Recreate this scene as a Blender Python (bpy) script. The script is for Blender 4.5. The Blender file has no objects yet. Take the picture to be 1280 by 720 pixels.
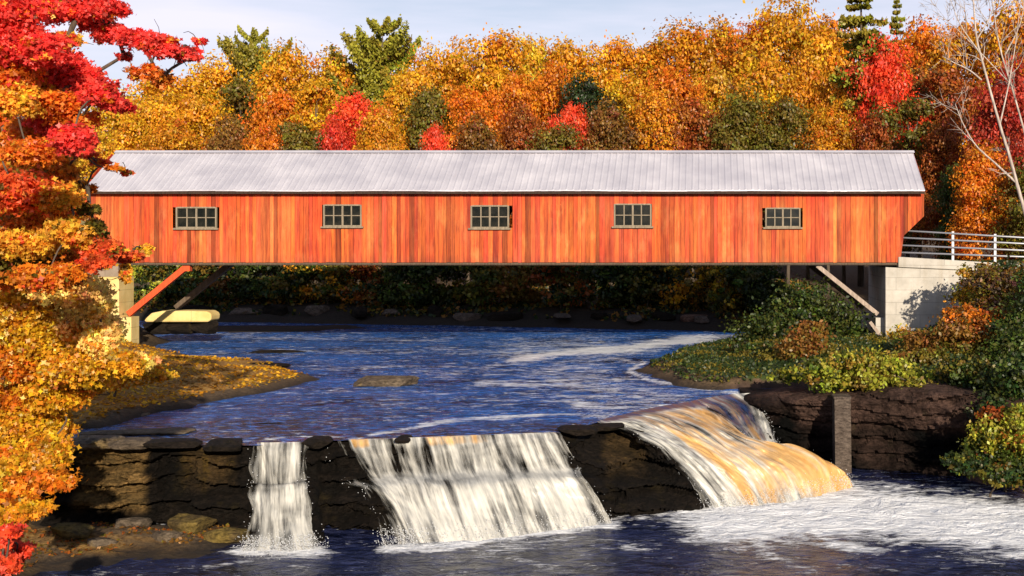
import bpy, math, random
import numpy as np
R = math.radians
rng = np.random.default_rng(7)
random.seed(7)
col = bpy.context.scene.collection
scene = bpy.context.scene

# ------------------------------------------------------------------ camera, sky, sun, exposure
HC, FP, PX, PY = 5.6, 1500.0, 880.0, 300.0        # camera height over the river, focal length and principal point in photo pixels
cam_d = bpy.data.cameras.new('camera'); cam = bpy.data.objects.new('camera', cam_d); col.objects.link(cam)
cam.location = (0, 0, HC); cam.rotation_euler = (R(90), 0, 0)
cam_d.sensor_width = 36; cam_d.lens = 36*FP/1280
cam_d.shift_x = (640-PX)/1280; cam_d.shift_y = -(360-PY)/1280
cam_d.clip_end = 3000; cam_d.clip_start = .1
scene.camera = cam

SUN_EL, SUN_AZ = 17.5, 19.0      # degrees; the sun stands behind the camera, to its right
w = bpy.data.worlds.new('World'); scene.world = w; w.use_nodes = True
nt = w.node_tree; nt.nodes.clear()
sky = nt.nodes.new('ShaderNodeTexSky'); sky.sky_type = 'NISHITA'; sky.sun_disc = False
sky.sun_elevation = R(SUN_EL); sky.sun_rotation = R(180-SUN_AZ); sky.altitude = 100; sky.dust_density = 1.0; sky.ozone_density = 2.0
tc = nt.nodes.new('ShaderNodeTexCoord'); mp = nt.nodes.new('ShaderNodeMapping'); mp.inputs['Scale'].default_value = (1.2, 1.2, 9)
nz = nt.nodes.new('ShaderNodeTexNoise'); nz.inputs['Scale'].default_value = 1.3; nz.inputs['Detail'].default_value = 6; nz.inputs['Roughness'].default_value = .55
rp = nt.nodes.new('ShaderNodeValToRGB'); rp.color_ramp.elements[0].position = .36; rp.color_ramp.elements[1].position = .62
rp.color_ramp.elements[0].color = (.38, .38, .38, 1); rp.color_ramp.elements[1].color = (1, 1, 1, 1)
mx = nt.nodes.new('ShaderNodeMix'); mx.data_type = 'RGBA'; mx.inputs[7].default_value = (8.6, 8.4, 9.8, 1)
sx = nt.nodes.new('ShaderNodeSeparateXYZ'); mr = nt.nodes.new('ShaderNodeMapRange')   # thin cloud deck near the horizon, clear blue overhead
mr.inputs[1].default_value = .28; mr.inputs[2].default_value = .55; mr.inputs[3].default_value = 1; mr.inputs[4].default_value = .12
mu = nt.nodes.new('ShaderNodeMath'); mu.operation = 'MULTIPLY'
bg = nt.nodes.new('ShaderNodeBackground'); bg.inputs[1].default_value = .075
wo = nt.nodes.new('ShaderNodeOutputWorld')
L = nt.links.new
L(tc.outputs['Generated'], mp.inputs[0]); L(mp.outputs[0], nz.inputs[0]); L(nz.outputs[0], rp.inputs[0])
L(tc.outputs['Generated'], sx.inputs[0]); L(sx.outputs[2], mr.inputs[0]); L(mr.outputs[0], mu.inputs[0]); L(rp.outputs[0], mu.inputs[1])
L(mu.outputs[0], mx.inputs[0]); L(sky.outputs[0], mx.inputs[6]); L(mx.outputs[2], bg.inputs[0]); L(bg.outputs[0], wo.inputs[0])

sd = bpy.data.lights.new('sun', 'SUN'); sd.energy = 5.0; sd.angle = R(.6); sd.color = (1, .86, .66)
sun = bpy.data.objects.new('sun', sd); col.objects.link(sun)
sun.rotation_euler = (R(90-SUN_EL), 0, R(SUN_AZ)); sun.location = (20, -40, 40)
scene.view_settings.view_transform = 'Standard'; scene.view_settings.look = 'None'
scene.view_settings.exposure = .55; scene.view_settings.gamma = 1
scene.cycles.max_bounces = 6; scene.cycles.transparent_max_bounces = 12; scene.cycles.diffuse_bounces = 3
scene.cycles.use_denoising = True

# ------------------------------------------------------------------ helpers
def W(px, py, z):                 # a photo pixel on the level z -> world
    d = (HC-z)*FP/(py-PY); return np.array(((px-PX)*d/FP, d, z))
def WD(px, py, d):                # a photo pixel at the distance d -> world
    return np.array(((px-PX)*d/FP, d, HC-(py-PY)*d/FP))

def vnoise(p, seed=0):
    p = np.asarray(p, float); i = np.floor(p).astype(np.int64); f = p-i; f = f*f*(3-2*f)
    if p.shape[1] == 2: i = np.c_[i, np.zeros(len(i), np.int64)]; f = np.c_[f, np.zeros(len(f))]
    def h(a, b, c):
        n = (a*374761393 + b*668265263 + c*2147483647 + seed*144269504) & 0xffffffff
        n = ((n ^ (n >> 13))*1274126177) & 0xffffffff
        return ((n ^ (n >> 16)) & 0xffff)/65535.
    x, y, z = i[:, 0], i[:, 1], i[:, 2]; r = 0
    for a in (0, 1):
        for b in (0, 1):
            for c in (0, 1):
                r = r + h(x+a, y+b, z+c)*(f[:, 0] if a else 1-f[:, 0])*(f[:, 1] if b else 1-f[:, 1])*(f[:, 2] if c else 1-f[:, 2])
    return r*2-1
def fbm(p, sc, oct=4, seed=0, rough=.5):
    p = np.asarray(p, float)*sc; r = 0; a = 1; s = 0
    for o in range(oct):
        r = r + a*vnoise(p+o*17.3, seed+o); s += a; a *= rough; p = p*2.03
    return r/s
def sstep(a, b, x):
    t = np.clip((x-a)/(b-a), 0, 1); return t*t*(3-2*t)

def link(name, me, mat=None, parent=None):
    o = bpy.data.objects.new(name, me); col.objects.link(o)
    if mat is not None and me is not None: me.materials.append(mat)
    if parent is not None: o.parent = parent
    return o
def np_mesh(name, v, faces, smooth=False, attrs=None):
    """v (N,3); faces: (M,k) array or list of lists"""
    me = bpy.data.meshes.new(name); v = np.asarray(v, np.float32)
    me.vertices.add(len(v)); me.vertices.foreach_set('co', v.ravel())
    if isinstance(faces, np.ndarray):
        m, k = faces.shape; idx = faces.ravel(); st = np.arange(m)*k
    else:
        idx = np.array([i for f in faces for i in f]); ln = np.array([len(f) for f in faces]); m = len(faces); st = np.r_[0, np.cumsum(ln)[:-1]]
    me.loops.add(len(idx)); me.loops.foreach_set('vertex_index', idx.astype(np.int32))
    me.polygons.add(m); me.polygons.foreach_set('loop_start', st.astype(np.int32))
    me.update(calc_edges=True); me.validate()
    me.polygons.foreach_set('use_smooth', np.full(len(me.polygons), bool(smooth)))
    for n, a in (attrs or {}).items():
        a = np.asarray(a, np.float32)
        if a.ndim == 1: at = me.attributes.new(n, 'FLOAT', 'POINT'); at.data.foreach_set('value', a)
        else:
            at = me.attributes.new(n, 'FLOAT_COLOR', 'POINT'); a4 = np.c_[a, np.ones(len(a))].astype(np.float32); at.data.foreach_set('color', a4.ravel())
    return me
def grid_faces(nr, nc):
    a = np.arange(nr*nc).reshape(nr, nc)
    return np.stack([a[:-1, :-1], a[:-1, 1:], a[1:, 1:], a[1:, :-1]], -1).reshape(-1, 4)

class MB:                                    # collects boxes and tubes into ONE mesh
    def __init__(s): s.v = []; s.f = []; s.c = []; s.n = 0
    def add(s, v, f, c=(1, 1, 1)):
        v = np.asarray(v, float); s.v.append(v); s.f += [[i+s.n for i in q] for q in f]; s.c.append(np.tile(c, (len(v), 1))); s.n += len(v)
    def box(s, x0, x1, y0, y1, z0, z1, c=(1, 1, 1)):
        v = [(x, y, z) for x in (x0, x1) for y in (y0, y1) for z in (z0, z1)]
        s.add(v, [(0, 1, 3, 2), (4, 6, 7, 5), (0, 4, 5, 1), (2, 3, 7, 6), (0, 2, 6, 4), (1, 5, 7, 3)], c)
    def prism(s, pts, y0, y1, c=(1, 1, 1)):  # outline in x,z extruded along y
        n = len(pts); v = [(p[0], y0, p[1]) for p in pts]+[(p[0], y1, p[1]) for p in pts]
        s.add(v, [list(range(n)), list(range(2*n-1, n-1, -1))]+[[i, (i+1) % n, (i+1) % n+n, i+n][::-1] for i in range(n)], c)
    def bar(s, a, b, wd, ht, c=(1, 1, 1)):   # rectangular beam from a to b
        a = np.array(a, float); b = np.array(b, float); d = b-a; d /= np.linalg.norm(d)
        u = np.cross(d, (0, 0, 1)); u = u/np.linalg.norm(u) if np.linalg.norm(u) > 1e-6 else np.array((1., 0, 0)); q = np.cross(u, d)
        v = [e+u*wd/2*i+q*ht/2*j for e in (a, b) for i, j in ((-1, -1), (1, -1), (1, 1), (-1, 1))]
        s.add(v, [(3, 2, 1, 0), (4, 5, 6, 7)]+[(i, (i+1) % 4, (i+1) % 4+4, i+4) for i in range(4)], c)
    def tube(s, pts, rad, seg=7, c=(1, 1, 1)):
        pts = np.array(pts, float); n = len(pts); rad = np.broadcast_to(rad, (n,)); vs = []
        t = np.gradient(pts, axis=0); t /= np.linalg.norm(t, axis=1)[:, None]+1e-9
        up = np.array((.3, .9, .1))
        for i in range(n):
            u = np.cross(t[i], up); u /= np.linalg.norm(u)+1e-9; q = np.cross(t[i], u)
            for k in range(seg):
                an = 2*math.pi*k/seg; vs.append(pts[i]+rad[i]*(u*math.cos(an)+q*math.sin(an)))
        f = [[i*seg+k, i*seg+(k+1) % seg, (i+1)*seg+(k+1) % seg, (i+1)*seg+k] for i in range(n-1) for k in range(seg)]
        f += [list(range(seg))[::-1], list(range((n-1)*seg, n*seg))]; s.add(vs, f, c)
    def build(s, name, mat, parent=None, smooth=False, loc=None):
        v = np.concatenate(s.v)
        if loc is not None: v = v-np.array(loc)
        me = np_mesh(name, v, s.f, smooth, {'col': np.concatenate(s.c)})
        return link(name, me, mat, parent)

def tag(o, label=None, cat=None, group=None, kind=None):
    if label: o['label'] = label
    if cat: o['category'] = cat
    if group: o['group'] = group
    if kind: o['kind'] = kind
    return o
def empty(name, loc, rz=0):
    o = bpy.data.objects.new(name, None); col.objects.link(o); o.location = loc; o.rotation_euler = (0, 0, rz); o.empty_display_size = .3; return o
def loc_child(o, root):                      # geometry given in world coordinates, parented to an empty
    o.parent = root; o.matrix_parent_inverse.identity(); o.location = -root.location if False else o.location; return o

# ------------------------------------------------------------------ materials
class M_:
    def __init__(s, name):
        s.m = bpy.data.materials.new(name); s.m.use_nodes = True; s.t = s.m.node_tree; s.t.nodes.clear()
        s.out = s.n('ShaderNodeOutputMaterial')
    def n(s, t, **k):
        q = s.t.nodes.new(t)
        for a, b in k.items(): setattr(q, a, b)
        return q
    def l(s, a, b): s.t.links.new(a, b)
    def noise(s, scale, vec=None, detail=5, rough=.55, dist=0):
        q = s.n('ShaderNodeTexNoise'); q.inputs['Scale'].default_value = scale; q.inputs['Detail'].default_value = detail
        q.inputs['Roughness'].default_value = rough; q.inputs['Distortion'].default_value = dist
        if vec is not None: s.l(vec, q.inputs[0])
        return q.outputs[0]
    def coord(s, sc=(1, 1, 1)):
        g = s.n('ShaderNodeNewGeometry'); m = s.n('ShaderNodeMapping'); m.inputs['Scale'].default_value = sc; s.l(g.outputs['Position'], m.inputs[0]); return m.outputs[0]
    def ocoord(s, sc=(1, 1, 1)):
        g = s.n('ShaderNodeTexCoord'); m = s.n('ShaderNodeMapping'); m.inputs['Scale'].default_value = sc; s.l(g.outputs['Object'], m.inputs[0]); return m.outputs[0]
    def ramp(s, f, stops):
        q = s.n('ShaderNodeValToRGB'); s.l(f, q.inputs[0]); e = q.color_ramp.elements
        while len(e) < len(stops): e.new(.5)
        for i, (p, c) in enumerate(stops):
            e[i].position = p; e[i].color = (c, c, c, 1) if not hasattr(c, '__len__') else (*c, 1)
        return q.outputs[0]
    def mix(s, f, a, b, mode='MIX'):
        q = s.n('ShaderNodeMix', data_type='RGBA', blend_type=mode)
        for i, x in ((0, f), (6, a), (7, b)):
            if hasattr(x, 'is_output') or isinstance(x, bpy.types.NodeSocket): s.l(x, q.inputs[i])
            elif i == 0: q.inputs[0].default_value = x
            else: q.inputs[i].default_value = (*x, 1)
        return q.outputs[2]
    def math(s, op, a, b=None, clamp=False):
        q = s.n('ShaderNodeMath', operation=op); q.use_clamp = clamp
        for i, x in enumerate((a, b)):
            if x is None: continue
            if isinstance(x, bpy.types.NodeSocket): s.l(x, q.inputs[i])
            else: q.inputs[i].default_value = x
        return q.outputs[0]
    def attr(s, n, fac=False):
        q = s.n('ShaderNodeAttribute', attribute_name=n); return q.outputs['Fac' if fac else 'Color']
    def bump(s, h, strength=.5, dist=.05, normal=None):
        q = s.n('ShaderNodeBump'); q.inputs['Strength'].default_value = strength; q.inputs['Distance'].default_value = dist; s.l(h, q.inputs['Height'])
        if normal is not None: s.l(normal, q.inputs['Normal'])
        return q.outputs[0]
    def bsdf(s, base, rough=.8, bump=None, spec=.3, metal=0, **k):
        q = s.n('ShaderNodeBsdfPrincipled')
        for nm, x in (('Base Color', base), ('Roughness', rough), ('Metallic', metal), ('Specular IOR Level', spec)):
            if isinstance(x, bpy.types.NodeSocket): s.l(x, q.inputs[nm])
            else: q.inputs[nm].default_value = (*x, 1) if hasattr(x, '__len__') else x
        for nm, x in k.items(): q.inputs[nm.replace('_', ' ')].default_value = x
        if bump is not None: s.l(bump, q.inputs['Normal'])
        return q.outputs[0]
    def done(s, sh): s.l(sh, s.out.inputs[0]); return s.m

def foliage_mat(name, trans=.3):
    m = M_(name); oi = m.n('ShaderNodeObjectInfo'); c = m.mix(1, m.attr('col'), oi.outputs['Color'], 'MULTIPLY')
    d = m.n('ShaderNodeBsdfDiffuse'); t = m.n('ShaderNodeBsdfTranslucent'); m.l(c, d.inputs[0]); m.l(c, t.inputs[0])
    x = m.n('ShaderNodeMixShader'); x.inputs[0].default_value = trans; m.l(d.outputs[0], x.inputs[1]); m.l(t.outputs[0], x.inputs[2])
    g = m.n('ShaderNodeBsdfGlossy'); g.inputs['Roughness'].default_value = .45; g.inputs[0].default_value = (1, 1, 1, 1)
    y = m.n('ShaderNodeMixShader'); y.inputs[0].default_value = .02; m.l(x.outputs[0], y.inputs[1]); m.l(g.outputs[0], y.inputs[2])
    return m.done(y.outputs[0])
def bark_mat(name, a, b):
    m = M_(name); v = m.ocoord((3, 3, .6)); n = m.noise(2.5, v, 5, .6)
    return m.done(m.bsdf(m.ramp(n, [(.3, a), (.7, b)]), .9, m.bump(n, .6, .05)))
def siding_mat():
    m = M_('painted_siding'); v = m.coord((9, 1, .55)); n = m.noise(1.0, v, 6, .6); n2 = m.noise(.35, m.coord((1, 1, .4)), 4); n3 = m.noise(1, m.coord((30, 1, 1.2)), 3)
    c = m.mix(m.ramp(n, [(.32, 0), (.62, 1)]), (.32, .036, .013), (.66, .112, .026))
    c = m.mix(m.ramp(n2, [(.45, 0), (.72, .6)]), c, (.84, .21, .075))
    c = m.mix(m.ramp(n3, [(.54, 0), (.72, .8)]), c, (.16, .025, .012))
    g = m.n('ShaderNodeNewGeometry'); sp = m.n('ShaderNodeSeparateXYZ'); m.l(g.outputs['Position'], sp.inputs[0])
    n4 = m.noise(1.0, m.coord((5, 1, .22)), 5, .7); c = m.mix(m.ramp(n4, [(.50, 0), (.64, .8)]), c, (.27, .036, .018)); n5 = m.noise(1.0, m.coord((1.3, 1, .5)), 6, .65); c = m.mix(m.ramp(n5, [(.52, 0), (.70, .55)]), c, (.66, .22, .075)); g2 = m.math('MULTIPLY', m.math('SUBTRACT', 5.15, m.math('ADD', sp.outputs[2], m.math('MULTIPLY', n3, .5))), 1.3, True); c = m.mix(m.math('MULTIPLY', g2, .55), c, (.20, .05, .03))
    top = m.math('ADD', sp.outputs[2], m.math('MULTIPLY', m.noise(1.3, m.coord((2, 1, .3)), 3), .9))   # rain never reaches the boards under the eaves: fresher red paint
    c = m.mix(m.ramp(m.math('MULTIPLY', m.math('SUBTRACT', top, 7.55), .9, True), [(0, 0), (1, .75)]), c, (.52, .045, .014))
    c = m.mix(1, c, m.attr('col'), 'MULTIPLY')
    return m.done(m.bsdf(c, .75, m.bump(n3, .3, .01), .25))
def wood_mat(name, a, b, rough=.85):
    m = M_(name); n = m.noise(1, m.coord((14, 3, 2)), 6, .65)
    return m.done(m.bsdf(m.mix(1, m.ramp(n, [(.3, a), (.7, b)]), m.attr('col'), 'MULTIPLY'), rough, m.bump(n, .4, .01)))
def roof_mat():
    m = M_('roof_metal'); n = m.noise(.6, m.coord((1, 1, 1)), 6, .6); n2 = m.noise(1, m.coord((6, .8, .8)), 4)
    c = m.mix(m.ramp(n, [(.35, 0), (.7, 1)]), (.46, .45, .52), (.60, .585, .65)); c = m.mix(m.ramp(n2, [(.66, 0), (.85, .3)]), c, (.5, .36, .30))
    return m.done(m.bsdf(c, m.ramp(n, [(.3, .38), (.7, .55)]), None, .5, .25))
def concrete_mat(name, a, b, warm=(.3, .25, .18)):
    m = M_(name); n = m.noise(1.1, m.coord((1, 1, 1)), 8, .65); n2 = m.noise(1, m.coord((2.5, 2.5, .25)), 5, .6)
    br = m.n('ShaderNodeTexBrick'); br.inputs['Scale'].default_value = 1; br.inputs['Brick Width'].default_value = 2.4; br.inputs['Row Height'].default_value = .62; br.inputs['Mortar Size'].default_value = .012
    br.inputs[1].default_value = (1, 1, 1, 1); br.inputs[2].default_value = (.9, .9, .9, 1); br.inputs[3].default_value = (.6, .6, .6, 1)
    g = m.n('ShaderNodeNewGeometry'); sp = m.n('ShaderNodeSeparateXYZ'); cb = m.n('ShaderNodeCombineXYZ'); m.l(g.outputs[0], sp.inputs[0]); m.l(sp.outputs[0], cb.inputs[0]); m.l(sp.outputs[2], cb.inputs[1]); m.l(cb.outputs[0], br.inputs[0])
    c = m.ramp(n, [(.3, a), (.7, b)]); c = m.mix(m.ramp(n2, [(.5, 0), (.75, .5)]), c, warm); c = m.mix(1, c, br.outputs[0], 'MULTIPLY')
    return m.done(m.bsdf(c, .9, m.bump(n, .4, .03)))
def rock_mat(name, a, b, moss=(.10, .085, .02), mossy=.35, wet=.45):
    m = M_(name); wet = .7; v = m.coord((1, 1, 2.2)); n = m.noise(1.6, v, 8, .65); n2 = m.noise(.9, m.coord((2, 2, .5)), 5, .6); n3 = m.noise(7, v, 6, .7)
    c = m.ramp(n, [(.3, a), (.68, b)])
    c = m.mix(m.ramp(n2, [(.62-mossy*.4, 0), (.8-mossy*.3, .9)]), c, moss); c = m.mix(m.ramp(n3, [(.35, .75), (.6, 0)]), c, tuple(x*.25 for x in a))
    c = m.mix(1, c, m.attr('col'), 'MULTIPLY')
    return m.done(m.bsdf(c, m.ramp(n2, [(.3, wet), (.7, .9)]), m.bump(n3, .9, .08, m.bump(n, .9, .2)), .12))
def water_mat(name, deep, foamc=(.66, .69, .76), sc=(1, 1, 1), rough=.12):
    m = M_(name); f = m.attr('foam', True)
    n1 = m.noise(1.0, m.coord((.75, 1.0, 1)), 6, .62, .8); n2 = m.noise(3.0, m.coord((.8, 1.3, 1)), 5, .65, .6); n3 = m.noise(.35, m.coord((.6, 1.0, 1)), 5, .6, .5)
    h = m.math('ADD', m.math('MULTIPLY', n1, 1.0), m.math('MULTIPLY', n2, .38))
    nb = m.bump(h, 1.0, .42)
    # broken foam: threshold of stretched noise against the baked foam amount
    s1 = m.math('ADD', m.math('MULTIPLY', m.noise(1.3, m.coord((.6, 1.25, 1)), 8, .72, .9), .6), m.math('MULTIPLY', m.noise(4.5, m.coord((.6, 1.5, 1)), 5, .7, .5), .4))
    k = m.math('ADD', m.math('MULTIPLY', f, 1.1), m.math('MULTIPLY', m.math('SUBTRACT', s1, .5), 4.9))
    k = m.ramp(k, [(.40, 0), (1.0, 1)])
    cc = m.mix(m.ramp(n3, [(.35, 0), (.65, 1)]), tuple(x*.09 for x in deep), deep); cc = m.mix(m.attr('shallow', True), cc, (.028, .022, .030)); cc = m.mix(m.ramp(n2, [(.46, 0), (.64, .7)]), cc, tuple(min(1, x*1.8+.03) for x in deep))
    q = m.n('ShaderNodeBsdfPrincipled'); m.l(m.mix(k, cc, foamc), q.inputs['Base Color']); m.l(nb, q.inputs['Normal'])
    m.l(m.ramp(k, [(0, rough), (1, .75)]), q.inputs['Roughness']); q.inputs['IOR'].default_value = 1.33; q.inputs['Specular IOR Level'].default_value = .5
    return m.done(q.outputs[0])
def falls_mat():
    m = M_('falling_water'); u = m.attr('u', True); v = m.attr('v', True); am = m.attr('amber', True); cv = m.attr('cover', True)
    def vec(a, b, off=0):
        c = m.n('ShaderNodeCombineXYZ'); m.l(m.math('MULTIPLY', u, a), c.inputs[0]); m.l(m.math('MULTIPLY', v, b), c.inputs[1]); c.inputs[2].default_value = off; return c.outputs[0]
    s = m.noise(1, vec(4.6, .36), 5, .62, .35); s2 = m.noise(1, vec(2.2, .35, 4), 4, .6, .3); s3 = m.noise(1, vec(11, .8, 9), 4, .6)
    t = m.math('ADD', m.math('MULTIPLY', s, .72), m.math('MULTIPLY', s3, .28))
    white = m.mix(m.ramp(t, [(.36, 0), (.6, 1)]), (.20, .205, .21), (.60, .59, .55))
    brown = m.mix(m.ramp(t, [(.3, 0), (.68, 1)]), (.46, .23, .06), (.66, .43, .19))
    gl = m.attr('calm', True); a = m.math('ADD', am, m.math('MULTIPLY', m.math('SUBTRACT', s2, .5), 1.6)); a = m.math('MULTIPLY', m.ramp(a, [(.3, 0), (.62, 1)]), m.ramp(am, [(.02, 0), (.12, 1)]))
    c = m.mix(a, white, brown); c = m.mix(m.ramp(m.math('ADD', gl, m.math('MULTIPLY', m.math('SUBTRACT', s, .5), 1.5)), [(.3, 0), (.6, 1)]), c, m.mix(m.ramp(s2, [(.4, 0), (.6, 1)]), (.02, .04, .13), (.16, .08, .03)))
    s4 = m.noise(1, vec(.9, 1.1, 17), 3, .5, .5); cv = m.math('ADD', cv, m.math('MULTIPLY', m.math('SUBTRACT', s4, .5), .9)); al = m.math('ADD', cv, m.math('MULTIPLY', m.math('SUBTRACT', m.math('ADD', m.math('MULTIPLY', s, .5), m.math('MULTIPLY', s2, .5)), .5), 3.2))
    al = m.ramp(al, [(.12, 0), (.78, 1)])
    b = m.bsdf(c, .35, m.bump(t, .8, .08), .5)
    tr = m.n('ShaderNodeBsdfTransparent'); x = m.n('ShaderNodeMixShader'); m.l(al, x.inputs[0]); m.l(tr.outputs[0], x.inputs[1]); m.l(b, x.inputs[2])
    return m.done(x.outputs[0])
def ground_mat():
    m = M_('ground'); n = m.noise(.8, m.coord((1, 1, 1)), 8, .65); n2 = m.noise(6, m.coord((1, 1, 1)), 6, .7); n3 = m.noise(.35, m.coord((.5, 1.6, 1)), 5, .6)
    soil = m.ramp(n2, [(.3, (.035, .022, .012)), (.7, (.15, .10, .055))])
    lit = m.ramp(n2, [(.3, (.10, .045, .012)), (.5, (.32, .17, .04)), (.7, (.48, .30, .08))])
    gr = m.ramp(n, [(.3, (.02, .035, .008)), (.7, (.07, .10, .02))])
    g = m.math('ADD', m.attr('litter', True), m.math('MULTIPLY', m.math('SUBTRACT', n3, .5), 1.4)); c = m.mix(m.ramp(g, [(.35, 0), (.65, 1)]), soil, lit)
    g2 = m.math('ADD', m.attr('grass', True), m.math('MULTIPLY', m.math('SUBTRACT', n, .5), .8)); c = m.mix(m.ramp(g2, [(.4, 0), (.6, 1)]), c, gr)
    geo = m.n('ShaderNodeNewGeometry'); sp = m.n('ShaderNodeSeparateXYZ'); m.l(geo.outputs['Normal'], sp.inputs[0])
    rock = m.ramp(n, [(.3, (.035, .022, .018)), (.7, (.16, .09, .065))]); c = m.mix(m.ramp(sp.outputs[2], [(.45, 1), (.75, 0)]), c, rock)
    wet_shade = m.attr('wet', True); c = m.mix(m.math('MULTIPLY', wet_shade, .85), c, (.012, .010, .010))  # darkens damp soil, and the far bank as painted-in shade
    return m.done(m.bsdf(c, .9, m.bump(n2, 1, .08, m.bump(n, .6, .15)), .25))

LEAF = foliage_mat('foliage', .42); NLEAF = foliage_mat('maple_leaves', .5); NEEDLE = foliage_mat('needles', .12)
BARK = bark_mat('bark', (.035, .025, .018), (.13, .10, .075)); BIRCH = bark_mat('pale_bark', (.22, .17, .15), (.55, .48, .44))
SIDING = siding_mat(); OLDWOOD = wood_mat('old_timber', (.05, .035, .025), (.14, .10, .07)); REDWOOD = wood_mat('red_timber', (.42, .05, .015), (.62, .09, .025))
GREYWOOD = wood_mat('grey_timber', (.20, .15, .12), (.42, .34, .29)); FRAME = wood_mat('window_paint', (.13, .11, .08), (.27, .22, .16))
ROOF = roof_mat(); CONC = concrete_mat('concrete', (.34, .32, .29), (.52, .49, .45)); CONCY = concrete_mat('yellowed_concrete', (.58, .42, .15), (.78, .60, .27), (.58, .38, .12))
CONCD = concrete_mat('stained_concrete', (.16, .12, .09), (.30, .24, .20))
POSTM = rock_mat('post_concrete', (.08, .06, .05), (.19, .15, .125), (.10, .08, .05), .2)
ROCK = rock_mat('ledge_rock', (.006, .005, .004), (.026, .018, .013), (.045, .032, .010), .12, .35)
MOSSROCK = rock_mat('mossy_rock', (.05, .035, .018), (.17, .12, .05), (.24, .17, .045), .5, .6)
REDROCK = rock_mat('red_rock', (.08, .045, .035), (.27, .16, .125), (.10, .08, .04), .05, .7)
SLATE = rock_mat('flat_rock', (.06, .045, .035), (.22, .17, .12), (.25, .17, .05), .2, .5)
m = M_('galvanised_rail'); RAILM = m.done(m.bsdf((.34, .35, .40), .45, None, .5, .4))
m = M_('window_glass'); n_ = m.noise(2, m.coord()); GLASS = m.done(m.bsdf(m.ramp(n_, [(.4, (.004, .006, .006)), (.6, (.016, .016, .013))]), .12, None, .5))
m = M_('asphalt'); n_ = m.noise(20, m.coord()); ASPH = m.done(m.bsdf(m.ramp(n_, [(.3, (.04, .04, .04)), (.7, (.07, .07, .068))]), .9))

# ------------------------------------------------------------------ land and water
def segdist(P, poly, closed=True):
    P = np.asarray(P); best = np.full(len(P), 1e9); n = len(poly)
    for i in range(n if closed else n-1):
        a = np.array(poly[i]); b = np.array(poly[(i+1) % n]); ab = b-a
        t = np.clip(((P-a)@ab)/max(ab@ab, 1e-9), 0, 1); best = np.minimum(best, np.linalg.norm(P-(a+t[:, None]*ab), axis=1))
    return best
def inside(P, poly):
    x, y = P[:, 0], P[:, 1]; r = np.zeros(len(P), bool); n = len(poly)
    for i in range(n):
        x1, y1 = poly[i]; x2, y2 = poly[(i+1) % n]
        c = ((y1 > y) != (y2 > y)) & (x < (x2-x1)*(y-y1)/((y2-y1) if y2 != y1 else 1e-9)+x1); r ^= c
    return r
def sdist(P, poly):
    d = segdist(P, poly); return np.where(inside(P, poly), -d, d)
def wxy(px, py, z=0): return tuple(W(px, py, z)[:2])

UP = [wxy(95, 556), wxy(310, 557), wxy(400, 551), wxy(480, 549), wxy(700, 541), wxy(745, 527), wxy(840, 506), (1.6, 43.6),
      wxy(905, 486), wxy(850, 481), wxy(803, 463), wxy(852, 444), wxy(922, 431), (5, 66), (10, 73), (40, 76), (40, 88), (8, 73.5),
      wxy(930, 414.5), wxy(640, 408), wxy(300, 402.5), (-60, 88), (-60, 80), (-38, 76), (-32, 68), (-28.9, 59.6),
      wxy(205, 447), wxy(330, 456), wxy(388, 474), wxy(330, 490), wxy(240, 506), wxy(190, 515), wxy(100, 537)]
crest_x = [-40, -17.2, -12.5, -10.75, -9.04, -4.2, -3.3, -1.1, 1.5, 3, 60]
crest_y = [33.0, 32.9, 32.85, 33.6, 33.9, 35.0, 37.0, 41.0, 44.2, 44.6, 44.6]
def yc(x): return np.interp(x, crest_x, crest_y)
LOW = [(-17.6, 33.2), (-12.5, 33.2), (-10.7, 34), (-9, 34.3), (-4.2, 35.4), (-3.2, 37.5), (-1, 41.5), (1.5, 44.3), (3.2, 44.6), (5.2, 42.6), (6.5, 42.0), (8.9, 41.0),
       (11.2, 39.6), (14, 35), (15, 20), (15, 8), (-17, 8), (-16.2, 22), (-17, 28)]
BAR = [(-37, 75), (-30, 77.5), (-23, 78), (-21.5, 76.5), (-25, 73.5), (-33, 72)]
SHORE = [(-11.2, 30.2), (-12.4, 29.4), (-13.6, 28.9), (-15.3, 27.7), (-15.6, 20), (-30, 20), (-30, 33.4), (-11.6, 33.4)]

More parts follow.
